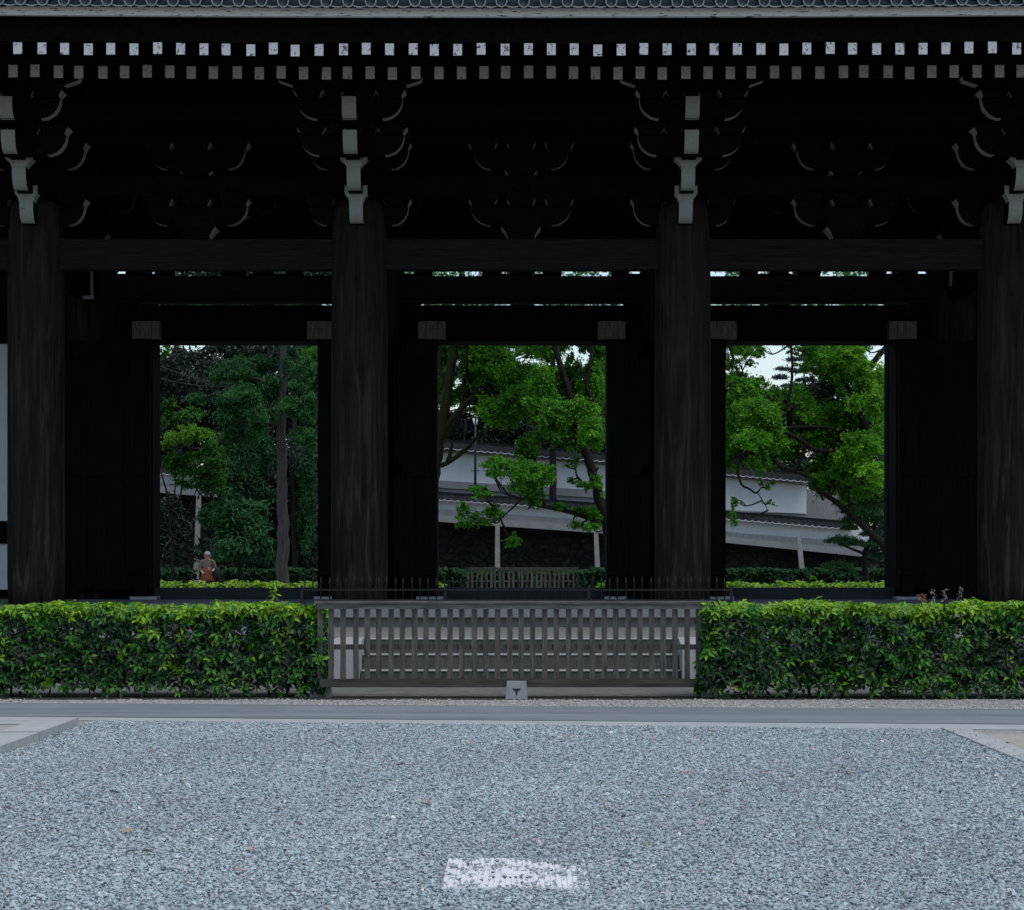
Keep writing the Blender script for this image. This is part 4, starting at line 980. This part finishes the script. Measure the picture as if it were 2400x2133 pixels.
# right doorway, large tree
tree('maple_tree', 'broad green maple with sweeping bare limbs in the right doorway', 78,
  ([(2100,1390),(2098,1250),(2085,1150),(2050,1080),(2030,1010),(2018,960),(2032,880),(2062,830),(2090,800)], [15,14,12,10,9,8,7,7,5]),
  [([(2040,1060),(2010,1062),(1967,1059),(1930,1057),(1905,1052),(1880,1034),(1860,1022),(1842,1014)], [7,6.5,6.5,6.5,6.2,6,5.5,5]),
   ([(1842,1014),(1840,985),(1846,945),(1855,900),(1857,855),(1854,805),(1856,740)], [4.5,4.2,4,3.6,3.3,3,1.5]),
   ([(1854,1012),(1858,985),(1863,950)], [2.5,2.2,1.3]), ([(1888,1040),(1880,1065),(1866,1096),(1850,1100),(1826,1092),(1818,1078)], [4,4.5,5.5,6.5,7.5,6]),
   ([(2095,1300),(2030,1240),(1990,1205),(1968,1184),(1940,1163),(1916,1147),(1895,1118),(1850,1100)], [10,8,7,6.5,6,5.5,5,4]),
   ([(2036,1055),(1998,1010),(1993,980),(1990,962)], [5,4,4,3]), ([(2095,1140),(2080,1100)], [5,5]),
   ([(2010,930),(1985,905),(1968,870),(1958,845)], [5,5,4,2.5]),
   ([(1985,1010),(1905,1000),(1800,1010),(1770,1043),(1745,1062),(1722,1072)], [4,4,4.5,5,5,4]),
   ([(1760,1030),(1730,1090),(1738,1135),(1755,1145),(1772,1156),(1784,1143)], [3,2.8,2.6,2.5,2.2,1.4]), ([(1774,1152),(1790,1178),(1800,1196)], [1.3,1.1,.7]),
   ([(1705,905),(1722,896),(1734,884)], [3,2.5,1.2])],
  CL(c3, .3468, [(260,90,60,45,0,.02,.9),(140,120,70,50,1,-.05,.6),(190,340,100,70,0,.02),(110,290,50,60,.5,-.02),(300,400,80,50,.5,-.05,.8),(120,470,55,90,0,-.05),(250,480,130,80,-1,0),(350,550,100,80,-1,-.02),(200,600,80,60),(240,690,110,60,-1.5,.05),(380,690,80,80,-1,.03),(290,830,70,80,-1,-.02),(620,530,100,90,.5,.05),(710,600,80,70,.5,.08),(630,680,110,50,.5,.02),(560,440,60,50,.5,-.05,.8),(490,470,50,50,1,0,.8),(760,150,90,80,0,.05),(880,120,90,80,-.5,.1),(930,95,60,35,-1,.25),(1060,280,80,100,-.5,.08),(1080,440,80,100,-1,.08),(930,450,55,50,-1.5,.12),(840,250,80,70,0,0),(800,520,70,80,.5,-.1),(880,560,80,80,.5,-.1),(980,710,120,80,-1,.1),(910,800,110,90,-1,.02),(1090,680,60,100,0,.02),(880,920,90,70,-.5,-.08),(1060,900,100,55,-2,.28),(1090,970,70,60,-1,.1),(690,950,70,45,0,-.15,.8),(1000,1040,90,40,0,-.15),(640,110,70,60,.5,.0,.8),(1000,200,60,60,0,.08),(110,1200,28,75,-1,-.12,.5),(130,1110,40,30,-1,-.1,.4),(340,1000,60,30,0,-.15,.35),(360,1120,40,18,0,-.15,.3),(430,620,50,80,1,-.05),(480,760,70,50,1,-.05,.8),(1010,600,80,50,.5,-.08),(980,330,60,60,.5,0),(1120,560,40,70,.3,.05)]) + fill(c3, .3468, 50, 330, 660, 850, 7, 6, 80, GAP3, (1.0, 4.0), -.08) + fill(c3, .3468, 640, 40, 1180, 1060, 7, 10, 80, GAP3, (1.0, 4.0), -.05) + fill(c3, .3468, 0, -480, 1250, 0, 10, 5, 110, [], (0.0, 4.0), -.3, .17),
  M['maple2'], M['bark'], dens=.9)
# right doorway, clipped pine
tree('pine_tree', 'small clipped pine with flat pads, low in the right doorway', 82,
  ([(2030,1385),(2028,1330),(2026,1300),(2042,1265),(2052,1225),(2056,1190),(2050,1165)], [8,7,6.5,6,5,4,2]),
  [([(2030,1300),(2000,1288),(1975,1278)], [4,3,2]), ([(2048,1240),(2020,1222),(2002,1218)], [3,2.5,1.5]), ([(2045,1260),(2070,1285)], [3,2]), ([(2028,1340),(1990,1338),(1965,1332)], [3,2.5,1.5])],
  CL(c3, .3468, [(940,1120,100,45,0,.1),(1080,1120,90,45,0,.12),(930,1175,80,40,-.4,.0),(1010,1190,90,40),(930,1240,75,40,-.5,-.05),(900,1290,50,25),(1110,1230,60,50,0,-.1),(850,1375,90,35,-.5,.0),(920,1395,80,28,-.3,-.05),(1090,1400,90,40,0,-.1),(1040,1330,60,30,0,-.1),(820,1550,75,35,-.6,-.02),(880,1575,50,25,-.4,-.1),(1100,1480,60,30,.3,-.15)]),
  M['pine'], M['bark'], 'pad', .085, .16, 1.3)
# left doorway, tall cedar
tree('cedar_tree', 'tall cedar with straight pale trunk in the left doorway', 84,
  ([(664,1392),(663,1340),(662,1250),(661,1120),(660,990),(662,880),(664,760),(664,600)], [16,15,14,12,11,9,7,4]),
  [([(661,1000),(620,985),(580,960),(560,930)], [4,3.5,3,2]), ([(660,950),(700,940),(720,930)], [4,3,2]), ([(662,900),(610,890),(570,880)], [4,3,2]), ([(662,1040),(700,1025),(720,1015)], [3.5,3,2])],
  CL(c1, .3578, [(540,210,110,60,0,.1),(450,270,90,50,0,0),(590,260,90,60,-.5,.05),(570,400,110,60,-1,.12),(470,450,70,50,-.5,.08),(640,470,90,60,-1,.05),(690,530,70,60,-1.2,.15),(300,430,60,40,0,.1),(540,540,110,60,-.5,0),(680,620,45,60,-1,.05),(870,210,50,50,0,.1),(800,310,80,60,0,.08),(1000,240,70,70,-.5,.12),(940,340,70,50,-.5,.1),(880,470,90,50,-1,.12),(960,540,80,50,-1,.1),(1030,480,60,70,-1,.12),(980,660,90,50,-1,.12),(1030,720,60,40,-1,.08),(770,530,60,50,-.5,.05),(590,670,110,60,0,-.12),(740,420,60,50,0,-.02),(300,-150,130,70,0,0,.4),(600,-100,130,70,0,0,.4),(850,-180,130,70,0,0,.4),(500,-280,130,70,0,0,.4),(900,-330,130,70,0,0,.4),(1050,-80,110,70,0,0,.4),(150,-300,130,70,0,0,.4),(750,-330,120,60,0,0,.4),(720,200,80,50,.5,-.1),(860,140,80,50,.5,-.05),(640,330,80,50,.5,-.08)]),
  M['cedar'], M['cedarbark'], 'conifer', .10, .20, 1.0)
tree('cedar_tree', 'thin dark cedar close beside the tall pale trunked cedar', 96,
  ([(690,1392),(690,1200),(689,1000),(689,800),(690,640)], [7,6.5,6,5,3]), [],
  CL(c1, .3578, [(560,800,100,90,0,-.2),(640,930,110,90,0,-.25),(520,950,90,80,0,-.25),(760,800,60,90,0,-.2),(1000,900,80,160,0,-.3),(1010,1200,60,200,0,-.3),(720,1050,90,70,0,-.3),(450,720,70,70,0,-.15),(720,720,80,70,0,-.15)]),
  M['cedar'], M['bark'], 'conifer', .12, .22, .8)
tree('evergreen_shrub', 'dark spreading evergreen shrub at the foot of the pale cedar trunk', 90,
  ([(560,1392),(560,1330),(555,1260)], [6,5,3]), [],
  CL(c1, .3578, [(590,1180,140,90,0,-.1),(480,1150,110,90,0,-.1),(640,1330,120,100,-.5,-.05),(450,1330,80,110,-.5,-.1),(540,1430,200,70,-.5,-.12),(380,1220,70,80,0,0),(700,1230,60,100,0,-.1),(690,1430,80,60,-.5,-.05)]),
  M['cedar'], M['bark'], 'conifer', .13, .26, .8, cat='shrub')
tree('maple_tree', 'small yellow green maple at the left edge of the left doorway', 88,
  ([(405,1392),(404,1300),(398,1220),(392,1160),(378,1110)], [4,3.5,3,2.5,1.5]),
  [([(402,1240),(420,1180),(428,1120),(432,1050)], [2.5,2.2,1.8,1]), ([(403,1260),(382,1200),(370,1150)], [2.2,1.8,1]), ([(400,1230),(410,1150),(412,1090)], [2,1.6,1]), ([(404,1270),(440,1200),(470,1120)], [2,1.6,1])],
  CL(c1, .3578, [(170,685,105,38,-.5,.42),(290,655,95,40,-.8,.45),(240,635,70,34,-.5,.45),(380,760,80,50,0,-.05,.7),(330,820,130,50,0,-.1,.55),(420,850,60,50,0,0),(200,820,100,50,0,-.15,.6),(250,910,140,40,0,-.15,.6),(480,700,50,40,0,-.1,.7),(100,720,50,40,0,.1,.7),(120,860,60,60,0,-.15),(390,950,80,60,0,-.1),(200,980,120,35,0,-.2,.5),(430,1000,50,50,0,-.1),(320,1000,80,30,0,-.2,.5),(90,480,50,60,1,-.2),(220,530,80,40,1,-.1),(130,560,80,40,1,-.2),(70,110,25,50,0,.1)]),
  M['backleaf'], M['bark'], dens=.8)
# dark trees behind the walls
def dark(lab, d, x, r, cl, leaf='darkleaf', style='conifer', size=.17, asp=.3, dens=1.0, name='evergreen_tree', trunk=True):
    tt = max(560, min(c_[1] for c_ in cl) + 25)
    tree(name, lab, d, ([(x,1392),(x+3,1392-.35*(1392-tt)),(x-2,1392-.7*(1392-tt)),(x,tt)], [r,r*.9,r*.6,r*.2]), [], cl, M[leaf], M['bark'], style, size, asp, dens, group='trees behind the walls', twigs=False)
dark('black green evergreen behind the left doorway, left of the cedars', 118, 420, 9, [(390,905,55,50),(450,870,60,40),(400,960,60,60),(360,880,40,40),(440,840,45,14),(520,820,60,14),(380,850,50,16),(470,900,70,50),(460,980,60,80),(400,1060,70,60),(350,1000,50,80),(400,1150,70,60)])
dark('black green evergreen between the cedars in the left doorway', 120, 560, 9, [(540,900,70,60),(600,850,60,50),(560,1000,90,90),(640,950,70,70),(600,1100,80,80),(520,1150,70,80),(640,830,50,24),(580,800,60,20),(540,1250,90,80),(640,1230,70,90)])
dark('dark evergreen behind the pale cedar trunk, right side of the left doorway', 119, 730, 10, [(720,870,60,50),(730,980,70,80),(720,1100,70,80),(760,850,60,60),(790,1000,60,100),(720,1230,60,90),(780,1200,60,100),(690,1280,50,60)])
dark('dark evergreen behind the forked maple in the middle doorway', 117, 1130, 10, [(1140,905,50,35),(1110,990,60,36),(1170,1000,70,34),(1185,920,40,34),(1080,870,40,20),(1060,1000,50,30),(1190,1030,80,30),(1120,1045,60,25),(1050,1035,40,22),(1090,1040,40,16),(1040,1000,30,30)])
dark('dark evergreen in the centre of the middle doorway above the tall wall', 119, 1240, 10, [(1245,1000,40,40),(1290,1030,60,30),(1230,950,40,24),(1340,1040,60,30),(1260,1050,80,25),(1390,1050,50,30)])
dark('glossy dark evergreen right of the sky gap in the right doorway', 116, 1940, 10, [(1930,935,38,40),(1960,905,40,22),(1900,915,22,22),(1950,960,30,30),(1990,1000,60,60),(1930,1010,60,40),(2050,1000,60,90),(2040,1110,70,60),(1960,1080,70,40)])
dark('low dark evergreen filling the right edge of the right doorway', 112, 2110, 8, [(2075,1180,50,60),(2090,1260,50,60),(2060,1320,50,40),(2110,1330,50,40),(2120,1120,50,60),(2080,1060,60,60)])
dark('dark evergreen just right of the end of the tall white wall', 113, 1955, 7, [(1930,1130,50,35),(1990,1140,50,40),(1900,1115,26,22),(2040,1170,50,40),(1960,1090,60,30)])
dark('low dark evergreen running along the tile top of the tall wall in the right doorway', 114, 1800, 7, [(1720,1090,50,26),(1780,1095,50,24),(1840,1105,50,24),(1890,1110,40,24),(1690,1070,40,30)])
dark('dark evergreen at the left of the right doorway behind the maple', 118, 1740, 10, [(1720,960,50,50),(1780,1000,60,50),(1710,1040,50,40),(1790,950,40,24),(1830,930,30,16),(1800,1060,60,30),(1850,1040,50,40),(1720,900,30,22)])
dark('grey distant pine standing against the sky gap in the right doorway', 128, 1885, 6, CL(c3, .3468, [(450,215,45,12),(430,272,42,18),(545,150,60,16),(500,330,60,16),(560,230,50,14),(600,290,60,16),(640,180,50,16),(560,370,80,20),(620,120,50,14)]), 'greypine', 'pad', .16, .2, 1.2, 'pine_tree')
def mid(lab, d, x, r, cl): tree('broadleaf_tree', lab, d, ([(x,1392),(x+3,1250),(x-3,1100),(x,980)], [r,r*.9,r*.7,r*.3]), [], cl, M['backleaf'], M['bark'], 'broad', .10, .5, .8, group='trees behind the walls', twigs=False)
mid('green broadleaf tree far behind the forked maple, middle doorway', 114, 1090, 6, fill(c2, .3468, 40, -30, 620, 330, 6, 4, 90, GAP2, (-1, 2), -.05, .7))
mid('green broadleaf tree far behind the leaning maple, middle doorway', 115, 1340, 6, fill(c2, .3468, 640, -30, 1220, 640, 6, 6, 90, GAP2, (-1, 2), .0, .7))
mid('green broadleaf tree left of the sky gap in the right doorway', 114, 1720, 6, fill(c3, .3468, 40, 330, 560, 850, 6, 6, 85, GAP3, (-1, 2), -.1, .8) + CL(c3, .3468, [(110,60,60,40),(70,160,40,50,0,0,.6),(190,110,50,40,0,0,.6),(60,40,60,40,0,0,.8),(170,55,60,30,0,.05,.8),(100,200,50,50,0,0,.8),(150,270,60,40,0,0,.8),(240,40,50,25,0,0,.6),(215,170,40,25,0,0,.5),(520,80,50,35,0,0,.6),(610,50,60,40,0,0,.8),(640,140,60,40,0,0,.7),(460,40,40,22,0,0,.5),(560,350,60,40,0,0,.8),(300,360,70,30,0,0,.7),(450,390,60,30,0,0,.7)]))
mid('green broadleaf tree right of the sky gap in the right doorway', 115, 2030, 6, fill(c3, .3468, 640, -20, 1200, 900, 6, 8, 90, GAP3, (-1, 2), .0, .8))
dark('black green evergreen whose top closes the left doorway and the slits over it', 123, 500, 9, [(400+48*i+random.uniform(-12,12), y+random.uniform(-14,14), 44, 34) for i in range(8) for y in (640, 700, 760)] + [(430,830,40,14),(540,826,44,12),(640,832,44,14),(720,826,40,16),(490,850,40,18),(590,850,50,22)], dens=.6)
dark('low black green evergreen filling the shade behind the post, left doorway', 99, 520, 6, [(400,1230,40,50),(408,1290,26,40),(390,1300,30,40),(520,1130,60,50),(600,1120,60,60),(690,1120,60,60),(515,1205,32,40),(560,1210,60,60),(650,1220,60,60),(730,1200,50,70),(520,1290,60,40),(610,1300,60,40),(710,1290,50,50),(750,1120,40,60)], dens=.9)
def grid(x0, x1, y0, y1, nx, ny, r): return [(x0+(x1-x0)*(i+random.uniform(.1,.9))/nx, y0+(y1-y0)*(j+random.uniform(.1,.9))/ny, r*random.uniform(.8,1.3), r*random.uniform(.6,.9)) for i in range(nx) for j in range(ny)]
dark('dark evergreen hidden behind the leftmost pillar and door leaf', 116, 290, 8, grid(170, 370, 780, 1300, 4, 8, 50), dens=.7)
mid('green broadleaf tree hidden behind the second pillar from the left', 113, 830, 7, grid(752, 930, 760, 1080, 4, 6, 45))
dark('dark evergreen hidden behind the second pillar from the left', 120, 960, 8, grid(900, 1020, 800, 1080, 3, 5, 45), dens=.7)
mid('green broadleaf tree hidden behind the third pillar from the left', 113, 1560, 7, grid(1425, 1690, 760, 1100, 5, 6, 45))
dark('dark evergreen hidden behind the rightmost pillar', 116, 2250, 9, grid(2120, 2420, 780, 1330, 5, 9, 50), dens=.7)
# straight dark trunk before the tall wall
tree('cedar_tree', 'straight dark trunk standing before the tall white wall in the middle doorway', 107.3,
  ([(1296,1392),(1296,1160),(1296,1015),(1297,900),(1296,760)], [9,8.5,8,6,3]), [], CL(c2, .3468, [(840,640,110,40,0,-.2),(780,560,70,50,0,-.2),(870,700,80,30,0,-.25)]), M['cedar'], M['bark'], 'conifer', .12, .22, .8)
# overhead cables, far left
for (x0, y0, x1, y1, lab) in ((330,838,560,902,'upper overhead cable crossing the top of the left doorway'),(330,872,560,905,'lower overhead cable crossing the top of the left doorway')):
    a = P(112, x0, y0); c = P(112, x1, y1); m = MB()
    m.tube([a + (c-a)*t - Vector((0,0,.25*4*t*(1-t))) for t in np.linspace(0,1,9)], .022, 5)
    tag(obj('overhead_cable', m, M['iron'], None, tuple(a)), lab, 'cable', 'cables strung between the trees')

# ---------------------------------------------------------------- person
def person():
    base = P(88, 486, 1308); X, Y = base.x, 88.0
    def mat(n, c, r=.8):
        m, nt, b = newmat(n); v = coords(nt); nz = noise(nt, v, 14, 3)
        nt.links.new(ramp(nt, nz, [(.3, tuple(q*.85 for q in c)), (.7, c)]), b.inputs['Base Color']); b.inputs['Roughness'].default_value = r; return m
    skin, cap, shirt, skirt, trou, bag = mat('skin', (.42,.28,.21)), mat('cap_cloth', (.34,.33,.31)), mat('shirt_cloth', (.13,.105,.08)), mat('orange_cloth', (.19,.055,.02)), mat('dark_trousers', (.03,.028,.027)), mat('black_bag', (.012,.011,.012))
    # body: one skinned surface
    J = [('pelvis',0,0,.95,.13),('waist',0,0,1.12,.12),('chest',0,0,1.34,.15),('neck',0,.0,1.50,.055),('head',0,-.02,1.60,.085),('top',0,-.01,1.70,.075),
         ('sl',-.17,0,1.42,.07),('el',-.27,-.02,1.17,.045),('wl',-.17,-.20,1.02,.032),('sr',.17,0,1.42,.07),('er',.27,-.03,1.18,.045),('wr',.20,-.22,1.10,.032),
         ('hl',-.09,0,.90,.095),('kl',-.10,-.02,.50,.065),('al',-.10,.02,.09,.045),('tl',-.10,-.15,.04,.04),('hr',.09,0,.90,.095),('kr',.10,-.02,.50,.065),('ar',.10,.02,.09,.045),('tr',.10,-.15,.04,.04)]
    E = [('pelvis','waist'),('waist','chest'),('chest','neck'),('neck','head'),('head','top'),('chest','sl'),('sl','el'),('el','wl'),('chest','sr'),('sr','er'),('er','wr'),('pelvis','hl'),('hl','kl'),('kl','al'),('al','tl'),('pelvis','hr'),('hr','kr'),('kr','ar'),('ar','tr')]
    vv = [(x,y,z) for _,x,y,z,_ in J]; rr = [r for *_, r in J]; idx = {j[0]: i for i, j in enumerate(J)}; ee = [(idx[a], idx[b]) for a, b in E]
    for s, w in ((-1,'wl'),(1,'wr')):                     # hands: palm and five fingers
        wx, wy, wz = vv[idx[w]]; pi = len(vv); vv.append((wx*.9, wy-.05, wz-.005)); rr.append(.026); ee.append((idx[w], pi))
        for fi, (dx, ln) in enumerate(((-.03,.05),(-.012,.075),(.006,.08),(.024,.07),(.045,.045))):
            k = len(vv); vv.append((wx*.9+dx, wy-.05-ln*.6, wz-.01)); rr.append(.009); vv.append((wx*.9+dx*1.1, wy-.05-ln, wz-.035)); rr.append(.008); ee += [(pi, k), (k, k+1)]
    me = bpy.data.meshes.new('person'); me.from_pydata(vv, ee, []); me.materials.append(skin)
    o = bpy.data.objects.new('person', me); finish(o, None, (X, Y, 0)); o.rotation_euler = (0,0,R(8))
    md = o.modifiers.new('Skin', 'SKIN'); md.use_smooth_shade = True
    for i, r in enumerate(rr): me.skin_vertices[0].data[i].radius = (r, r)
    me.skin_vertices[0].data[0].use_root = True
    sd = o.modifiers.new('Sub', 'SUBSURF'); sd.levels = 1; sd.render_levels = 2
    tag(o, 'person in pale cap, grey brown shirt and orange apron standing behind the bright hedge', 'person')
    def loft(name, rings, m_, n=18):
        m = MB(); rs = []
        for (x,y,z,a,b) in rings: rs.append(m.add([(X+x+a*math.cos(2*math.pi*j/n), Y+y+b*math.sin(2*math.pi*j/n), z) for j in range(n)]))
        for p, q in zip(rs, rs[1:]):
            for j in range(n): m.face((p+j, p+(j+1)%n, q+(j+1)%n, q+j), 0, True)
        m.face([rs[0]+j for j in reversed(range(n))]); m.face([rs[-1]+j for j in range(n)])
        return obj(name, m, m_, o, (X, Y, 0))
    loft('cap', [(0,-.03,1.655,.108,.118),(0,-.02,1.70,.105,.115),(0,-.01,1.75,.085,.095),(0,0,1.785,.045,.05),(0,0,1.79,.01,.01)], cap)
    m = MB(); m.box(X-.07, X+.07, Y-.20, Y-.10, 1.655, 1.668); obj('cap_peak', m, cap, o, (X, Y, 1.66))
    loft('hair', [(0,.015,1.56,.088,.088),(0,.015,1.62,.104,.104),(0,.01,1.66,.10,.106)], mat('grey_hair', (.2,.19,.18)))
    loft('shirt', [(0,0,1.0,.185,.135),(0,0,1.15,.175,.13),(0,0,1.32,.205,.14),(0,0,1.44,.19,.115),(0,0,1.49,.09,.08)], shirt)
    for s in (-1, 1):
        m = MB(); m.tube([(X+s*.15,Y,1.44),(X+s*.21,Y,1.38),(X+s*.275,Y-.02,1.17),(X+s*.235,Y-.12,1.09)], [.085,.085,.066,.055], 10); obj('sleeve', m, shirt, o, (X, Y, 1.3))
        m = MB(); m.tube([(X+s*.095,Y,.93),(X+s*.10,Y-.02,.5),(X+s*.10,Y+.02,.10)], [.115,.09,.075], 10); obj('trouser_leg', m, trou, o, (X, Y, .5))
        m = MB(); m.tube([(X+s*.10,Y+.06,.05),(X+s*.10,Y-.06,.05),(X+s*.105,Y-.19,.035)], [.05,.055,.035], 9); obj('shoe', m, bag, o, (X, Y, .05))
        m = MB(); m.tube([(X+s*.034,Y-.113,1.615),(X+s*.034,Y-.100,1.615)], [.011,.011], 7); obj('eye', m, bag, o, (X, Y, 1.6))
        m = MB(); m.tube([(X+s*.098,Y-.01,1.57),(X+s*.106,Y-.005,1.63)], [.016,.018], 7); obj('ear', m, skin, o, (X, Y, 1.6))
    m = MB(); m.tube([(X,Y-.10,1.61),(X,Y-.128,1.575),(X,Y-.105,1.565)], [.009,.017,.012], 7); obj('nose', m, skin, o, (X, Y, 1.58))
    m = MB(); m.tube([(X-.028,Y-.104,1.53),(X,Y-.110,1.528),(X+.028,Y-.104,1.53)], .008, 6); obj('mouth', m, mat('lip', (.3,.12,.1)), o, (X, Y, 1.53))
    loft('apron', [(0,-.01,.72,.25,.19),(0,-.01,.82,.235,.18),(0,-.01,1.02,.20,.155),(0,-.01,1.20,.188,.146)], skirt)
    m = MB(); m.box(X+.02, X+.10, Y-.19, Y-.17, 1.12, 1.21); obj('white_cloth', m, cap, o, (X, Y, 1.1))
    b = MB(); b.tube([(X+.30,Y+.02,.82),(X+.31,Y+.02,.95),(X+.31,Y+.02,1.12),(X+.30,Y+.02,1.22)], [.12,.15,.15,.10], 10)
    b.tube([(X+.30,Y,1.22),(X+.2,Y-.12,1.38),(X+.12,Y-.05,1.47)], .016, 6)
    tag(obj('shoulder_bag', b, bag, None, (X+.3, Y, 1)), 'black bag hanging at the hip of the person in the left doorway', 'bag')
person()
